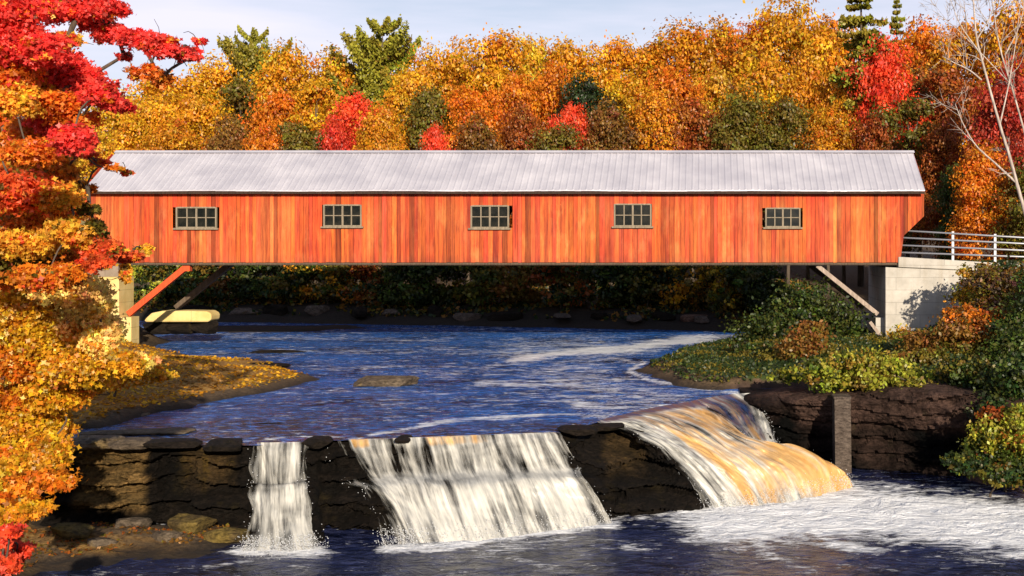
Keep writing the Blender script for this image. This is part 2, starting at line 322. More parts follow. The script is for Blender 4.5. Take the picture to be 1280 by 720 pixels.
def height(P):
    x, y = P[:, 0], P[:, 1]
    du = sdist(P, UP)+.55*fbm(P, .55, 4, 61)*sstep(34.5, 38, y); dl = sdist(P, LOW)
    left = sstep(-12, -16, x)*(1-sstep(66, 72, y)); right = sstep(-4, -1, x)*(1-sstep(66, 70, y))*sstep(25, 30, y)
    o = np.maximum(du, 0)
    bank = -0.55 + .75*sstep(-1.6, .35, du)
    bank = bank + left*(.035*o + .30*sstep(0, 5, o) + .10*np.maximum(0, -x-24)) + right*((.22+.23*sstep(1, 5, x))*sstep(0, 1.0, o)+.012*o) + (1-left-right)*(.55*sstep(0, 3, o)+.09*np.minimum(o, 90))
    bank = np.where(du > 0, bank + right*(.27*np.maximum(0, x-9.6)*sstep(36, 52, y)), bank)
    bank = bank + .10*fbm(P, .7, 4, 3)*sstep(-.3, 1.5, du) + .03*fbm(P, 3, 3, 5)*sstep(-.3, .5, du)
    bank += sstep(200, 700, np.hypot(x, y))*15
    lw = np.maximum(dl, 0)
    steep = sstep(-14, -8, x)
    wall = -2.7 + lw*(3.2*steep + (1-steep)*1.1) + .35*fbm(P, .9, 4, 9)*sstep(0, 1, lw)
    # the falls ledge itself drops straight down just behind the crest
    z = np.where(dl > 0, np.minimum(bank, wall), -3.2 + 0*x)
    ds = sdist(P, SHORE)
    grav = -2.28 - ds*.16 + .10*fbm(P, 1.5, 4, 12) + .05*fbm(P, 6, 2, 13)
    z = np.where((dl < .4) & (ds < .8), np.maximum(z, np.minimum(grav, -1.3)), z)
    db = sdist(P, BAR); z = np.maximum(z, np.where(db < .5, .0+.12*np.clip(-db+.3, -1, 1)+.08*fbm(P, 1.2, 3, 4), -9))
    # approach embankments behind both abutments
    for sg, xe in ((1, 9.9), (-1, -34)):
        ex = (x-xe)*sg; e = np.where(ex > 0, 1, 0)*np.clip(1-np.maximum(np.abs(y-63)-2.7, 0)/5.5*np.where(y < 60.3, 9, 1), 0, 1)
        z = np.where((ex > 0) & (y > 60.5), np.maximum(z, 4.35*e+z*(1-e)), z)
    return z, du, dl
xs = np.unique(np.concatenate([-np.geomspace(45, 900, 22), np.arange(-45, -20, .5), np.arange(-20, 14, .22), np.arange(14, 45, .6), np.geomspace(45, 900, 22)]))
ys = np.unique(np.concatenate([np.array([-400, -200, -80, -30, -10, 0, 6]), np.arange(10, 24, 1.), np.arange(24, 50, .22), np.arange(50, 90, .45), np.geomspace(90, 1200, 40)]))
X, Y = np.meshgrid(xs, ys); P = np.c_[X.ravel(), Y.ravel()]; Z, DU, DL = height(P)
litter = sstep(-10, -17, P[:, 0])*(1-sstep(64, 70, P[:, 1]))*sstep(-.4, 1.2, DU)*.9
litter = np.where(P[:, 1] < 33.3, .33, litter)
grass = sstep(-4, 0, P[:, 0])*(1-sstep(66, 72, P[:, 1]))*sstep(.2, 1.2, DU)*sstep(.2, .5, Z)
wet = sstep(66, 70, P[:, 1])*(1-sstep(5, 12, DU))*1.0 + (1-sstep(.0, .22, Z))*sstep(-1.2, -.3, Z) + (1-sstep(-2.15, -2.0, Z))  # first term paints bridge shade into the far bank; the rest is damp waterline soil
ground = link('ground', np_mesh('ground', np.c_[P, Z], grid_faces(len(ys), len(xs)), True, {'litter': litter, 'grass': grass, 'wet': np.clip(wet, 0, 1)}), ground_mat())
ground['kind'] = 'structure'

def foam_px(V, strokes):
    d = V[:, 1]; px = PX+V[:, 0]*FP/d; py = PY+(HC-V[:, 2])*FP/d; f = np.zeros(len(V))
    px = px+22*fbm(V[:, :2]*[.5, 1], .35, 4, 77); py = py+5*fbm(V[:, :2]*[.5, 1], .5, 4, 78)
    for pts, wd, amt in strokes:                 # foam trails follow the current; vertical width is foreshortened on the water
        Q = np.c_[px*.45, py]; q = [(a*.45, b) for a, b in pts]
        f = np.maximum(f, amt*np.exp(-(segdist(Q, q, False)/wd)**2))
    return f
# upper river: columns run from the crest to the far bank
xr = np.unique(np.concatenate([np.arange(-62, -20, .5), np.arange(-20, 6, .16), np.arange(6, 42, .8)]))
tt = np.linspace(0, 1, 300)**1.6
XX = np.tile(xr, (300, 1)); YY = yc(xr)[None, :] + tt[:, None]*(94-yc(xr))[None, :]
V = np.c_[XX.ravel(), YY.ravel(), np.zeros(XX.size)]
near = sstep(1.2, 0, V[:, 1]-yc(V[:, 0])); V[:, 2] = -.03*near + .025*fbm(V[:, :2]*[.6, 1.4], 1.0, 3, 21) + .012*fbm(V[:, :2]*[.7, 1.8], 3.2, 2, 22)
foam = foam_px(V, [([(640, 440), (760, 436), (700, 470), (820, 500)], 26, .5), ([(720, 505), (800, 512), (860, 508)], 8, .6), ([(930, 424), (860, 424), (790, 436), (700, 441), (640, 450)], 6, 1.0), ([(700, 452), (820, 455)], 9, .42), ([(650, 490), (860, 492)], 12, .36), ([(640, 450), (560, 470)], 6, .45), ([(800, 452), (792, 463), (812, 474), (880, 484), (935, 492)], 2.5, .9),
    ([(600, 478), (700, 478), (790, 486), (860, 503), (890, 512)], 5, .62), ([(450, 545), (540, 529), (620, 523), (700, 520), (760, 521), (800, 530)], 3.2, .85),
    ([(700, 500), (800, 503)], 5, .5), ([(330, 550), (400, 546), (440, 549)], 2, .7), ([(200, 409), (420, 409), (700, 415)], 3, .32), ([(280, 420), (560, 425)], 5, .36), ([(420, 460), (700, 462)], 14, .36), ([(330, 436), (600, 440)], 8, .33),
    ([(480, 500), (700, 500)], 10, .26), ([(300, 492), (500, 492)], 4, .25)])
foam = np.maximum(foam, .20)+.12*fbm(V[:, :2]*[.5, 1], .25, 3, 68)
shal = np.clip(.95*sstep(2.6, .3, V[:, 1]-yc(V[:, 0])+.9*fbm(V[:, :2], .6, 3, 66))+sstep(-9, -13, V[:, 0])*sstep(42, 36, V[:, 1]+1.5*fbm(V[:, :2], .5, 3, 67))*.8, 0, 1)*sstep(-2.6, -4, V[:, 0])
river = link('river', np_mesh('river', V, grid_faces(300, len(xr)), True, {'foam': foam, 'shallow': shal}), water_mat('river_water', (.012, .095, .36))); river['kind'] = 'structure'
# plunge pool
xp = np.arange(-19, 26, .2); yp = np.arange(14, 45.5, .16); XX, YY = np.meshgrid(xp, yp); V = np.c_[XX.ravel(), YY.ravel(), np.full(XX.size, -2.2)]
foam = foam_px(V, [([(300, 690), (400, 690)], 7, 1.0), ([(480, 684), (560, 682), (640, 672), (700, 664), (775, 655)], 6, 1.0), ([(600, 688), (720, 672)], 8, .5), ([(880, 636), (960, 633), (1060, 612)], 12, 1.15),
    ([(930, 648), (1080, 640), (1200, 650), (1330, 668)], 32, 1.5), ([(1060, 612), (1160, 630), (1280, 655)], 12, .9), ([(640, 700), (700, 712)], 5, .45), ([(960, 690), (1010, 715)], 6, .55), ([(1000, 672), (1100, 690)], 9, .6), ([(780, 650), (880, 636)], 4, .6), ([(220, 715), (320, 700)], 4, .5), ([(700, 668), (820, 690)], 9, .25)])
V[:, 2] += .02*fbm(V[:, :2], 1.3, 3, 31)+.07*np.clip(foam-.5, 0, 1)*fbm(V[:, :2], 2.2, 3, 32)
pool = link('plunge_pool', np_mesh('plunge_pool', V, grid_faces(len(yp), len(xp)), True, {'foam': np.maximum(foam, .06), 'shallow': 0*foam}), water_mat('pool_water', (.010, .016, .065), (.88, .90, .95))); pool['kind'] = 'structure'

def spline(pts, n):
    """Catmull-Rom through pts (k,m) -> (n,m), uniform in the chord length"""
    p = np.array(pts, float); q = np.vstack([2*p[0]-p[1], p, 2*p[-1]-p[-2]]); out = []
    k = len(p)-1; t = np.linspace(0, k-1e-6, n); i = t.astype(int); f = (t-i)[:, None]
    a, b, c, d = q[i], q[i+1], q[i+2], q[i+3]
    return .5*((2*b)+(-a+c)*f+(2*a-5*b+4*c-d)*f**2+(-a+3*b-3*c+d)*f**3)
def columns(cols, nt_, ns):                      # list of streamlines (px, py, z) -> world grid [t, s, xyz]
    st = np.array([spline([W(*p) for p in c], nt_) for c in cols])          # (k, nt, 3)
    return np.stack([spline(st[:, j], ns) for j in range(nt_)])
def falls(name, cols, label, amber, cover, calm=lambda S, T: 0*S, nt_=70, ns=140, bumps=.05, group=None):
    G = columns(cols, nt_, ns); Vv = G.reshape(-1, 3).copy()
    u = np.cumsum(np.r_[np.zeros((1, 3)), np.diff(G[nt_//2], axis=0)], 0); u = np.linalg.norm(np.diff(G[nt_//2], axis=0, prepend=G[nt_//2][:1]), axis=1).cumsum()
    vl = np.linalg.norm(np.diff(G, axis=0, prepend=G[:1]), axis=2).cumsum(0)
    U = np.tile(u, (nt_, 1)); T = np.tile(np.linspace(0, 1, nt_)[:, None], (1, ns)); S = np.tile(np.linspace(0, 1, ns), (nt_, 1))
    rough = fbm(np.c_[U.ravel()*2.2, vl.ravel()*.35], 1, 4, 41)
    lm = fbm(np.c_[U.ravel()*.9, vl.ravel()*.8+3*fbm(np.c_[U.ravel(), U.ravel()*0], .6, 2, 44)], 1, 5, 43)*sstep(0, .2, T.ravel()); Vv[:, 1] -= bumps*3.0*lm; Vv[:, 2] += bumps*1.6*lm*sstep(1, .8, T.ravel())
    Vv[:, 0] += .14*fbm(np.c_[vl.ravel()*1.6, U.ravel()*.15], 1, 4, 45)*(sstep(.12, 0, S.ravel())+sstep(.12, 0, 1-S.ravel()))
    Vv[:, 1] -= bumps*rough*sstep(0, .15, T.ravel())*2.0; Vv[:, 2] += bumps*rough*sstep(0, .15, T.ravel())
    Vv[:, 1] += .04*fbm(np.c_[U.ravel(), vl.ravel()*3], 1, 3, 42)
    me = np_mesh(name, Vv, grid_faces(nt_, ns), True, {'u': U.ravel(), 'v': vl.ravel(), 'amber': amber(S, T).ravel()+0*U.ravel(), 'cover': cover(S, T).ravel()+0*U.ravel(), 'calm': calm(S, T).ravel()})
    return tag(link(name, me, FALLS), label, 'waterfall', group), G
FALLS = falls_mat()
edge = lambda S, a=.06: sstep(-a*.6, a*1.6, S)*sstep(-a*.6, a*1.6, 1-S)
colsA = [[(314, 553, .02), (314, 566, -.22), (314, 600, -.88), (312, 607, -.95), (311, 655, -1.72), (303, 692, -2.25)], [(350, 553, .02), (350, 566, -.22), (350, 602, -.90), (350, 609, -.97), (350, 657, -1.75), (352, 693, -2.25)],
         [(386, 552, .02), (386, 565, -.22), (385, 600, -.88), (387, 607, -.95), (390, 655, -1.72), (402, 690, -2.25)]]
FA, _ = falls('waterfall', colsA, 'narrow white waterfall stepping down the ledge, leftmost of the falls', lambda S, T: .10*sstep(.4, 0, T), lambda S, T: .56*edge(S, .15)+.14*T-.14*sstep(.5, .55, S)*sstep(.62, .55, S), lambda S, T: .1*sstep(.1, 0, T), 70, 80, group='waterfalls over the ledge')
colsB = [[(402, 549, .02), (410, 566, -.30), (428, 598, -.85), (452, 614, -1.05), (470, 645, -1.6), (486, 684, -2.25)], [(440, 549, .02), (446, 564, -.28), (462, 594, -.85), (476, 610, -1.02), (496, 643, -1.6), (512, 683, -2.25)], [(480, 548, .02), (484, 563, -.28), (494, 592, -.85), (503, 608, -1.02), (516, 642, -1.6), (532, 682, -2.25)],
         [(560, 545, .02), (564, 560, -.28), (572, 590, -.85), (580, 606, -1.02), (592, 638, -1.6), (608, 678, -2.25)], [(640, 542, .02), (645, 557, -.28), (656, 586, -.85), (664, 601, -1.02), (676, 630, -1.6), (690, 667, -2.25)],
         [(700, 540, .02), (707, 555, -.28), (722, 584, -.85), (732, 598, -1.02), (748, 624, -1.6), (766, 656, -2.25)]]
FB, _ = falls('waterfall', colsB, 'broad white curtain of falling water with amber top edge in the middle of the ledge',
    lambda S, T: .62*sstep(.24, .12, T)*(sstep(.18, .2, S)*sstep(.34, .3, S)+.8*sstep(.5, .55, S)*sstep(.75, .68, S)), lambda S, T: edge(S, .04)*(.58*sstep(.13, .26, S)+.10*sstep(.3, .5, T)+.04)+.14*sstep(.4, .6, T)*sstep(.15, .3, S)-.34*np.exp(-((S-.40-.05*T)/.035)**2)-.34*np.exp(-((S-.72-.03*T)/.03)**2)-.25*np.exp(-((S-.56-.02*T)/.03)**2)*sstep(.2, .3, T)*sstep(.75, .5, T)+.22*np.exp(-((T-.47)/.05)**2)*sstep(.15, .25, S)-.12*sstep(.42, .36, T)*sstep(.1, .2, T), lambda S, T: .35*sstep(.06, 0, T)+.25*sstep(.2, .05, S), 80, 260, group='waterfalls over the ledge')
colsC = [[(742, 527, .02), (775, 535, -.06), (812, 553, -.40), (850, 588, -1.15), (872, 615, -1.75), (884, 636, -2.25)], [(770, 520, .02), (805, 528, -.08), (848, 549, -.45), (890, 583, -1.15), (915, 612, -1.75), (928, 636, -2.25)], [(800, 513, .02), (840, 522, -.12), (885, 544, -.5), (928, 574, -1.08), (955, 603, -1.7), (968, 632, -2.25)],
         [(830, 507, .02), (868, 519, -.2), (912, 542, -.6), (960, 564, -1.0), (1000, 590, -1.55), (1015, 625, -2.25)], [(856, 503, .02), (893, 520, -.25), (935, 547, -.72), (988, 556, -.92), (1035, 581, -1.45), (1047, 616, -2.25)], [(872, 500, .02), (910, 527, -.35), (950, 560, -1.0), (1003, 563, -1.12), (1052, 588, -1.65), (1068, 609, -2.25)]]
FC, GC = falls('waterfall', colsC, 'frothing amber brown cascade sliding round the dark rock into a mound of pale foam',
    lambda S, T: (.50+.16*sstep(.45, .6, S)*sstep(.5, .7, T))*sstep(.10, .26, S)*sstep(.02, .14, T)*(1-.25*sstep(.88, 1, T)), lambda S, T: edge(S, .05)*(.72+.3*sstep(.45, .65, T)*sstep(.1, .2, S))+.35*sstep(.2, 0, T)-.1*sstep(.2, 0, S), lambda S, T: .72*sstep(.15, .02, T)*sstep(.0, .1, S), 120, 260, .09, group='waterfalls over the ledge')
colsD = [[(858, 502, .02), (888, 513, -.22), (912, 532, -.55), (932, 554, -.85), (945, 577, -1.35)], [(885, 497, .02), (908, 509, -.28), (928, 529, -.62), (944, 553, -.95), (952, 577, -1.45)], [(912, 493, .02), (932, 507, -.32), (946, 528, -.7), (958, 553, -1.05), (965, 577, -1.55)], [(938, 491, .02), (953, 505, -.32), (963, 527, -.72), (971, 552, -1.12), (978, 577, -1.65)]]
FD, _ = falls('waterfall', colsD, 'small side chute with a white strand tucked behind the amber cascade',
    lambda S, T: .42*sstep(.2, .35, S)*sstep(.62, .5, S)*sstep(.1, .3, T), lambda S, T: edge(S, .05)*.62+.35*sstep(.2, 0, T)+.25*sstep(.7, .8, S)*T, lambda S, T: .62*sstep(.84, .66, S)*sstep(1.2, .3, T)-.2*np.exp(-((S-.35)/.06)**2), 60, 110, .09, group='waterfalls over the ledge')

# rock under and beside the falls: one ledge grown as a grid with strata and cracks
def rock_sheet(name, cols, mat, nt_, ns, amp=.22, back=0.0, seed=50, strata=.10, kind=None, blocks=.0, tint=None):
    G = columns(cols, nt_, ns); Vv = G.reshape(-1, 3).copy(); Vv[:, 1] += back; Vv[:, 2] -= back*.25
    p3 = Vv*[1, 1, 1.8]
    pxx = PX+Vv[:, 0]*FP/Vv[:, 1]; am = 1+.9*(1-np.maximum(sstep(296, 312, pxx)*sstep(405, 390, pxx), sstep(452, 480, pxx)*sstep(790, 700, pxx))) if name == 'rock_ledge' else 1.0
    zz_ = Vv[:, 2]*1.9+.9*fbm(Vv*[1, 1, .5], .55, 3, seed+21); ter = .22*(np.floor(zz_)-zz_+.5)*(0 if name == 'cascade_bed' else 1)
    n = fbm(p3, .9, 5, seed, .55); blk = np.floor((Vv[:, 0]*.8+n*1.1))+np.floor(Vv[:, 2]*2.2+n*.8)*7; bn = vnoise(np.c_[blk*1.37, blk*.71, blk*.1]+.5, seed+3)
    st = np.sin(Vv[:, 2]*11+4*fbm(Vv, .35, 3, seed+5))
    T = np.tile(np.linspace(0, 1, nt_)[:, None], (1, ns)).ravel(); k = sstep(0, .08, T)
    n2 = fbm(p3, 3.4, 4, seed+11, .6); n3 = 1-np.abs(fbm(p3, 1.7, 3, seed+12))*2; Vv[:, 1] -= (amp*n + strata*st + blocks*bn + amp*.45*n2 + amp*.4*n3)*k*am + ter*k*am; Vv[:, 2] += 0; Vv[:, 2] += .05*n*k; Vv[:, 0] += .12*fbm(p3+9, 1.2, 3, seed+7)*k
    c = np.clip(1+.3*bn[:, None]*np.ones(3), .4, 1.6)*(.5 if mat is ROCK else .55)
    if tint is not None: c = c*tint(Vv)
    o = link(name, np_mesh(name, Vv, grid_faces(nt_, ns), False, {'col': c}), mat)
    if kind: o['kind'] = kind
    return o
def vface(px, py0, z0, z1, lean=0):              # a steep face: column at one distance, slightly leaning forward at the foot
    d0 = (HC-z0)*FP/(py0-PY); r = []
    for k in range(6):
        z = z0+(z1-z0)*k/5; d = d0-lean*k/5; r.append((px, PY+(HC-z)*FP/d, z))
    return r
led = [vface(px, py, .03, -2.6, l) for px, py, l in ((20, 553, .3), (95, 554, .4), (150, 556, .1), (182, 556, .0), (186, 555, .3), (250, 556, .5), (300, 557, .6))]
shift = lambda c, dz: [(a, b, z) for a, b, z in c]
led += [[(a, b-1, z) for a, b, z in c]+[(c[-1][0], c[-1][1]+12, -2.6)] for c in ()]
def deeper(c): 
    c = c[:5]+[c[5]]; return c
ledge_cols = led + [deeper(c) for c in colsA] + [vface(400, 550, .03, -2.6, 1.6), vface(440, 549, .03, -2.6, 2.4)] + [deeper(c) for c in colsB[2:]] + \
    [[(724, 534, .03), (742, 560, -.5), (760, 590, -1.0), (775, 615, -1.5), (790, 640, -2.0), (796, 662, -2.6)], [(750, 525, .03), (782, 545, -.35), (806, 572, -.85), (824, 604, -1.45), (838, 634, -2.0), (842, 656, -2.6)], [(p[0]+6, p[1]+2, p[2]) for p in colsC[0]]]
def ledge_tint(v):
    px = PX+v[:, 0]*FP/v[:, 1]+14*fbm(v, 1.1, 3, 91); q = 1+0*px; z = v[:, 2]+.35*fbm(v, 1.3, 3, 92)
    lit = 1.25*sstep(88, 105, px)*sstep(192, 180, px)*sstep(-2.15, -1.6, z); mid = sstep(222, 240, px)*sstep(300, 280, px)*sstep(-1.4, -.8, z); rt = sstep(748, 760, px)*sstep(812, 798, px)*sstep(-1.35, -1.0, z)*sstep(-.15, -.3, z)  # moss and brown patches; the left block is tinted brighter to look sunlit
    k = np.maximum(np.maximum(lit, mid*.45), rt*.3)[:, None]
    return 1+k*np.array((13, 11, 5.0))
def recess(c, b): return [tuple([a, 0, 0]) for a in c]
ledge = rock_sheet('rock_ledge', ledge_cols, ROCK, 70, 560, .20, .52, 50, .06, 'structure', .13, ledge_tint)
def bankcol(px, py, d0, under=.7):
    zt = HC-(py-PY)*d0/FP; q = [(zt+.10, d0+2.2), (zt, d0+.1), (min(zt-.35, -.15), d0), (-.75, d0+under*.7), (-1.4, d0+under), (-2.05, d0+under*.9), (-2.6, d0+under*.5)]
    x = (px-PX)*d0/FP; return [(PX+x*FP/d, PY+(HC-z)*FP/d, z) for z, d in q]
rb_cols = [bankcol(*a) for a in ((925, 494, 43.6, .2), (955, 499, 42.4, .4), (990, 497, 41.6, .7), (1020, 496, 41.2, .9), (1045, 496, 40.9, .6), (1075, 494, 40.6, .5), (1100, 490, 40.3, .9), (1130, 488, 40.0, .8), (1165, 488, 39.6, .5), (1200, 492, 39.2, .6), (1240, 498, 38.6, .8), (1290, 505, 37.8, .6), (1350, 515, 36.6, .4), (1440, 520, 35, .3))]
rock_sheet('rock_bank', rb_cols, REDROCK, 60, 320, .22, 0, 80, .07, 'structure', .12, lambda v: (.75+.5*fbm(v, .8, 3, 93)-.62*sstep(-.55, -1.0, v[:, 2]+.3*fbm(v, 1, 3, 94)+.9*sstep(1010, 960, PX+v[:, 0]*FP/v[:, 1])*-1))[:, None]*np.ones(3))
bed = rock_sheet('cascade_bed', [[(p[0], p[1], p[2]) for p in c] for c in colsC], ROCK, 40, 120, .08, .35, 60, .02, 'structure')
rock_sheet('cascade_bed', [[p for p in c] for c in colsD], ROCK, 30, 60, .06, .3, 62, .02, 'structure')

def boulder(name, c, r, mat, label, seed=0, flat=.0, sub=4, rot=0, group=None, cat='rock'):
    import bmesh
    bm = bmesh.new(); bmesh.ops.create_icosphere(bm, subdivisions=sub, radius=1); v = np.array([q.co[:] for q in bm.verts]); f = [[q.index for q in t.verts] for t in bm.faces]; bm.free()
    # squarish blocks: push the sphere towards a box, chop by a few planes, then roughen
    p = 5.0; nrm = (np.abs(v)**p).sum(1)**(1/p); v = v/nrm[:, None]
    rg = np.random.default_rng(seed+100)
    for _ in range(9):
        n = rg.normal(size=3); n /= np.linalg.norm(n); dd = v@n; lim = rg.uniform(.72, 1.05); v = v - np.clip(dd-lim, 0, None)[:, None]*n
    v = v*(1+.10*fbm(v, 1.7, 4, seed)[:, None]+.03*fbm(v, 6, 3, seed+1)[:, None])
    v = v*np.array(r); cr, sr = math.cos(rot), math.sin(rot); v = np.c_[v[:, 0]*cr-v[:, 1]*sr, v[:, 0]*sr+v[:, 1]*cr, v[:, 2]]
    o = link(name, np_mesh(name, v, np.array(f), False, {'col': np.ones((len(v), 3))}), mat); o.location = c
    return tag(o, label, cat, group)

def BW(px, py, d): return tuple(WD(px, py, d))
boulder('boulder', BW(482, 478, 46.3), (1.25, .5, .24), SLATE, 'flat brown rock breaking the river surface in midstream', 7)
for i, (px, py, d, rx, rz, t) in enumerate([(292, 458, 52, 2.4, .14, 'long black rock shelf in the river off the tip of the golden bank'), (345, 440, 60, 1.6, .12, 'small black rock in the river under the bridge by the second window'),
        (350, 533, 36.5, 2.1, .06, 'thin dark slab just awash upstream of the narrow waterfall'), (140, 521, 38.2, 1.1, .14, 'flat grey slab on the golden bank, upper of two'), (170, 541, 34.9, 1.6, .10, 'flat pale slab at the brink above the mossy block')]):
    boulder('flat_rock', BW(px, py, d), (rx, .55, rz), SLATE if i > 2 else ROCK, t, 20+i)
boulder('boulder', BW(868, 400, 76), (.9, .5, .35), REDROCK, 'small pinkish pointed rock on the dark far bank', 30, sub=3)
for i, (px, py, d, rx, rz, t) in enumerate([(118, 553, 32.7, .75, .16, 'flat mossy slab capping the left end of the ledge'), (165, 554, 32.7, .55, .13, 'small slab on the ledge crest second from the left'), (215, 555, 32.75, .8, .11, 'long thin dark slab on the ledge crest left of the narrow waterfall'), (283, 556, 32.7, .55, .14, 'dark slab at the very lip beside the narrow waterfall'),
        (398, 553, 33.3, .38, .14, 'black knob of rock splitting the narrow fall from the broad one'), (722, 538, 35.4, .6, .12, 'dark wet slab on the crest at the right end of the broad curtain'), (758, 533, 36.6, .55, .10, 'low dark stone at the brink where the cascade starts'), (505, 549, 33.9, .2, .07, 'small wet stone poking through the lip of the broad curtain')]):
    boulder('crest_rock', BW(px, py, d), (rx, .45, rz), SLATE if i < 2 else ROCK, t, 300+i, sub=4)
for i, (px, py, d, rx, rz, t) in enumerate([(250, 497, 44.2, .9, .13, 'dark stone at the edge of the golden bank, nearest the falls'), (372, 480, 47.6, .8, .12, 'dark stone at the pointed tip of the golden bank'), (318, 491, 45.2, .6, .12, 'small dark stone halfway along the golden bank edge'), (205, 507, 41.6, 1.0, .15, 'broad dark stone where the golden bank meets the orange bush'), (290, 462, 53.0, .9, .14, 'black stone on the upstream side of the golden bank')]):
    boulder('bank_rock', BW(px, py, d), (rx, .6, rz), SLATE if i % 2 else ROCK, t, 320+i, sub=4)
# right bank rock
boulder('rock_outcrop', BW(1262, 598, 38.8), (1.3, .7, .32), REDROCK, 'low brown rock at the water in the right corner', 36)
for i, (px, py, d, r) in enumerate([(240, 655, 31.4, .45), (205, 672, 30.8, .35), (283, 668, 31, .4), (130, 680, 30.2, .3), (90, 665, 30.4, .38), (165, 655, 31.6, .33)]):
    boulder('stone', BW(px, py, d), (r*1.3, r, r*.55), SLATE if i % 2 else MOSSROCK, ['brown stone at the dark foot of the ledge, nearest the narrow waterfall but one', 'low stone midway along the gravel below the ledge', 'dark stone closest to the foot of the narrow waterfall', 'small stone on the gravel just below the mossy block', 'stone on the gravel beside the scarlet shrub', 'half buried stone tucked against the foot of the mossy block'][i], 40+i, sub=3, cat='stone', group='stones on the gravel below the ledge')

# concrete post on the right bank
mb = MB(); p0 = W(1052, 577, -1.6)
a = WD(1052, 497, 40.4); mb.prism([(a[0]-.27, a[2]), (a[0]+.27, a[2]), (a[0]+.30, a[2]-2.6), (a[0]-.24, a[2]-2.6)], 40.1, 40.9); mb.box(a[0]-.30, a[0]+.29, 40.07, 40.93, a[2]+.003, a[2]+.07)
tag(mb.build('concrete_post', POSTM), 'weathered square concrete post set in the right bank beside the cascade', 'post')
# pale slab under the left end of the bridge
import bmesh as _b
mb = MB(); xa, xb = WD(184, 0, 65)[0], WD(268, 0, 65)[0]; zt, zb = WD(0, 388, 65)[2], WD(0, 402, 65)[2]
pts = [(xa, zb+.05), (xa+.15, zb), (xb-.2, zb), (xb-.03, zb+.12), (xb, (zt+zb)/2+.05), (xb-.06, zt-.14), (xb-.25, zt-.02), (xb-1.4, zt), (xa+1.0, zt), (xa+.4, zt-.12), (xa+.1, zt-.4)]
mb.prism(pts, 64.6, 65.8)
o = tag(mb.build('stone_slab', CONCY), 'long pale yellow slab with rounded ends lying at the river edge under the bridge', 'slab')
bv = o.modifiers.new('bevel', 'BEVEL'); bv.width = .07; bv.segments = 3
mb = MB(); 
for i in range(3): boulder('stone', (xa+.6+i*1.2, 65.3, zb-.32), (.8, .6, .38), ROCK, ['dark stone propping the left end of the yellow slab', 'dark stone under the middle of the yellow slab', 'dark stone propping the right end of the yellow slab'][i], 70+i, sub=3, cat='stone')

# ------------------------------------------------------------------ covered bridge
YN, YF = 60.0, 66.0; SC = YN/FP
bx_ = lambda px: (px-PX)*SC
bz_ = lambda py: HC-(py-PY)*SC
XL, XR = bx_(133), bx_(1125); ZB, ZT = bz_(328), bz_(238); OV = 1.2
bridge = empty('covered_bridge', ((XL+XR)/2, 63, ZB)); tag(bridge, 'long red boarded covered bridge with pale metal roof and five small windows spanning the river', 'covered bridge')
BO = bridge.location
def bpart(mb, name, mat, parent=bridge, smooth=False, org=None):
    o = mb.build(name, mat, parent, smooth, loc=tuple(BO) if org is None else org); return o
WIN = [(221, 271, 259, 285), (405, 452, 256, 283), (589, 636, 257, 285), (768, 814, 255, 283), (957, 1000, 260, 284)]
wins = [(bx_(a), bx_(b), bz_(d), bz_(c)) for a, b, c, d in WIN]
def outline_z(x):                       # lowest board end at x (the ends slant up to the gable overhang)
    zk0, zk1 = bz_(299), bz_(270)
    if XL <= x <= XR: return ZB
    t = (XL-x)/OV if x < XL else (x-XR)/OV
    return zk0+(zk1-zk0)*min(t, 1)
def siding(y, out, seed, name):
    rg = np.random.default_rng(seed); mb = MB(); x = XL-OV
    while x < XR+OV:
        wd = rg.uniform(.17, .27); x2 = min(x+wd, XR+OV); 
        for e in (XL, XR):
            if x < e-.02 < x2: x2 = e
        off = rg.uniform(0, .022); c = np.array((1, 1, 1))*rg.uniform(.64, 1.12)*np.array((1, rg.uniform(.75, 1.32), rg.uniform(.85, 1.15)))
        if rg.random() < .09: c = c*rg.uniform(.45, .75)
        g = rg.uniform(.006, .018); z0 = ZB+rg.uniform(-.015, .012) if XL <= (x+x2)/2 <= XR else None
        segs = [(ZB, ZT+.02)]
        for wa, wb, wc, wd_ in wins:
            if x2 > wa and x < wb: segs = [(ZB, wc), (wd_, ZT+.02)]
        for k, (za, zb) in enumerate(segs):
            if za == ZB:
                l, r = (z0, z0) if z0 is not None else (outline_z(x), outline_z(x2-g))
            else: l = r = za
            ya, yb = (y-.03-off, y-off) if out < 0 else (y+off, y+.03+off)
            mb.prism([(x, l), (x2-g, r), (x2-g, zb), (x, zb)], ya, yb, c)
        x = x2
    bpart(mb, name, SIDING)
siding(YN, -1, 5, 'siding_wall'); siding(YF, 1, 6, 'siding_wall')
# floor, beams, trusses
mb = MB(); mb.box(XL+.05, XR-.05, YN+.02, YF-.02, ZB-.10, ZB+.10); bpart(mb, 'floor_deck', OLDWOOD)
for y in (YN+.0, YF-.30): mb = MB(); mb.box(XL+.02, XR-.02, y, y+.30, ZB-.14, ZB-.103, (.5, .5, .5)); bpart(mb, 'bottom_beam', OLDWOOD)
for y in (YN+.35, YF-.35):
    mb = MB(); mb.bar((XL+.2, y, ZB+.3), (XR-.2, y, ZB+.3), .2, .3); mb.bar((XL-.6, y, ZT-.2), (XR+.6, y, ZT-.2), .2, .3)
    n = 16; 
    for i in range(n+1):
        x = XL+.3+(XR-XL-.6)*i/n; mb.bar((x, y, ZB+.46), (x, y, ZT-.36), .2, .2)
        if i < n: xx = XL+.3+(XR-XL-.6)*(i+1)/n; a_, b_ = (x+.12, xx-.12) if i < n/2 else (xx-.12, x+.12); mb.bar((a_, y, ZB+.46), (b_, y, ZT-.36), .12, .2, (2.2, .9, .7))
    bpart(mb, 'truss', OLDWOOD)
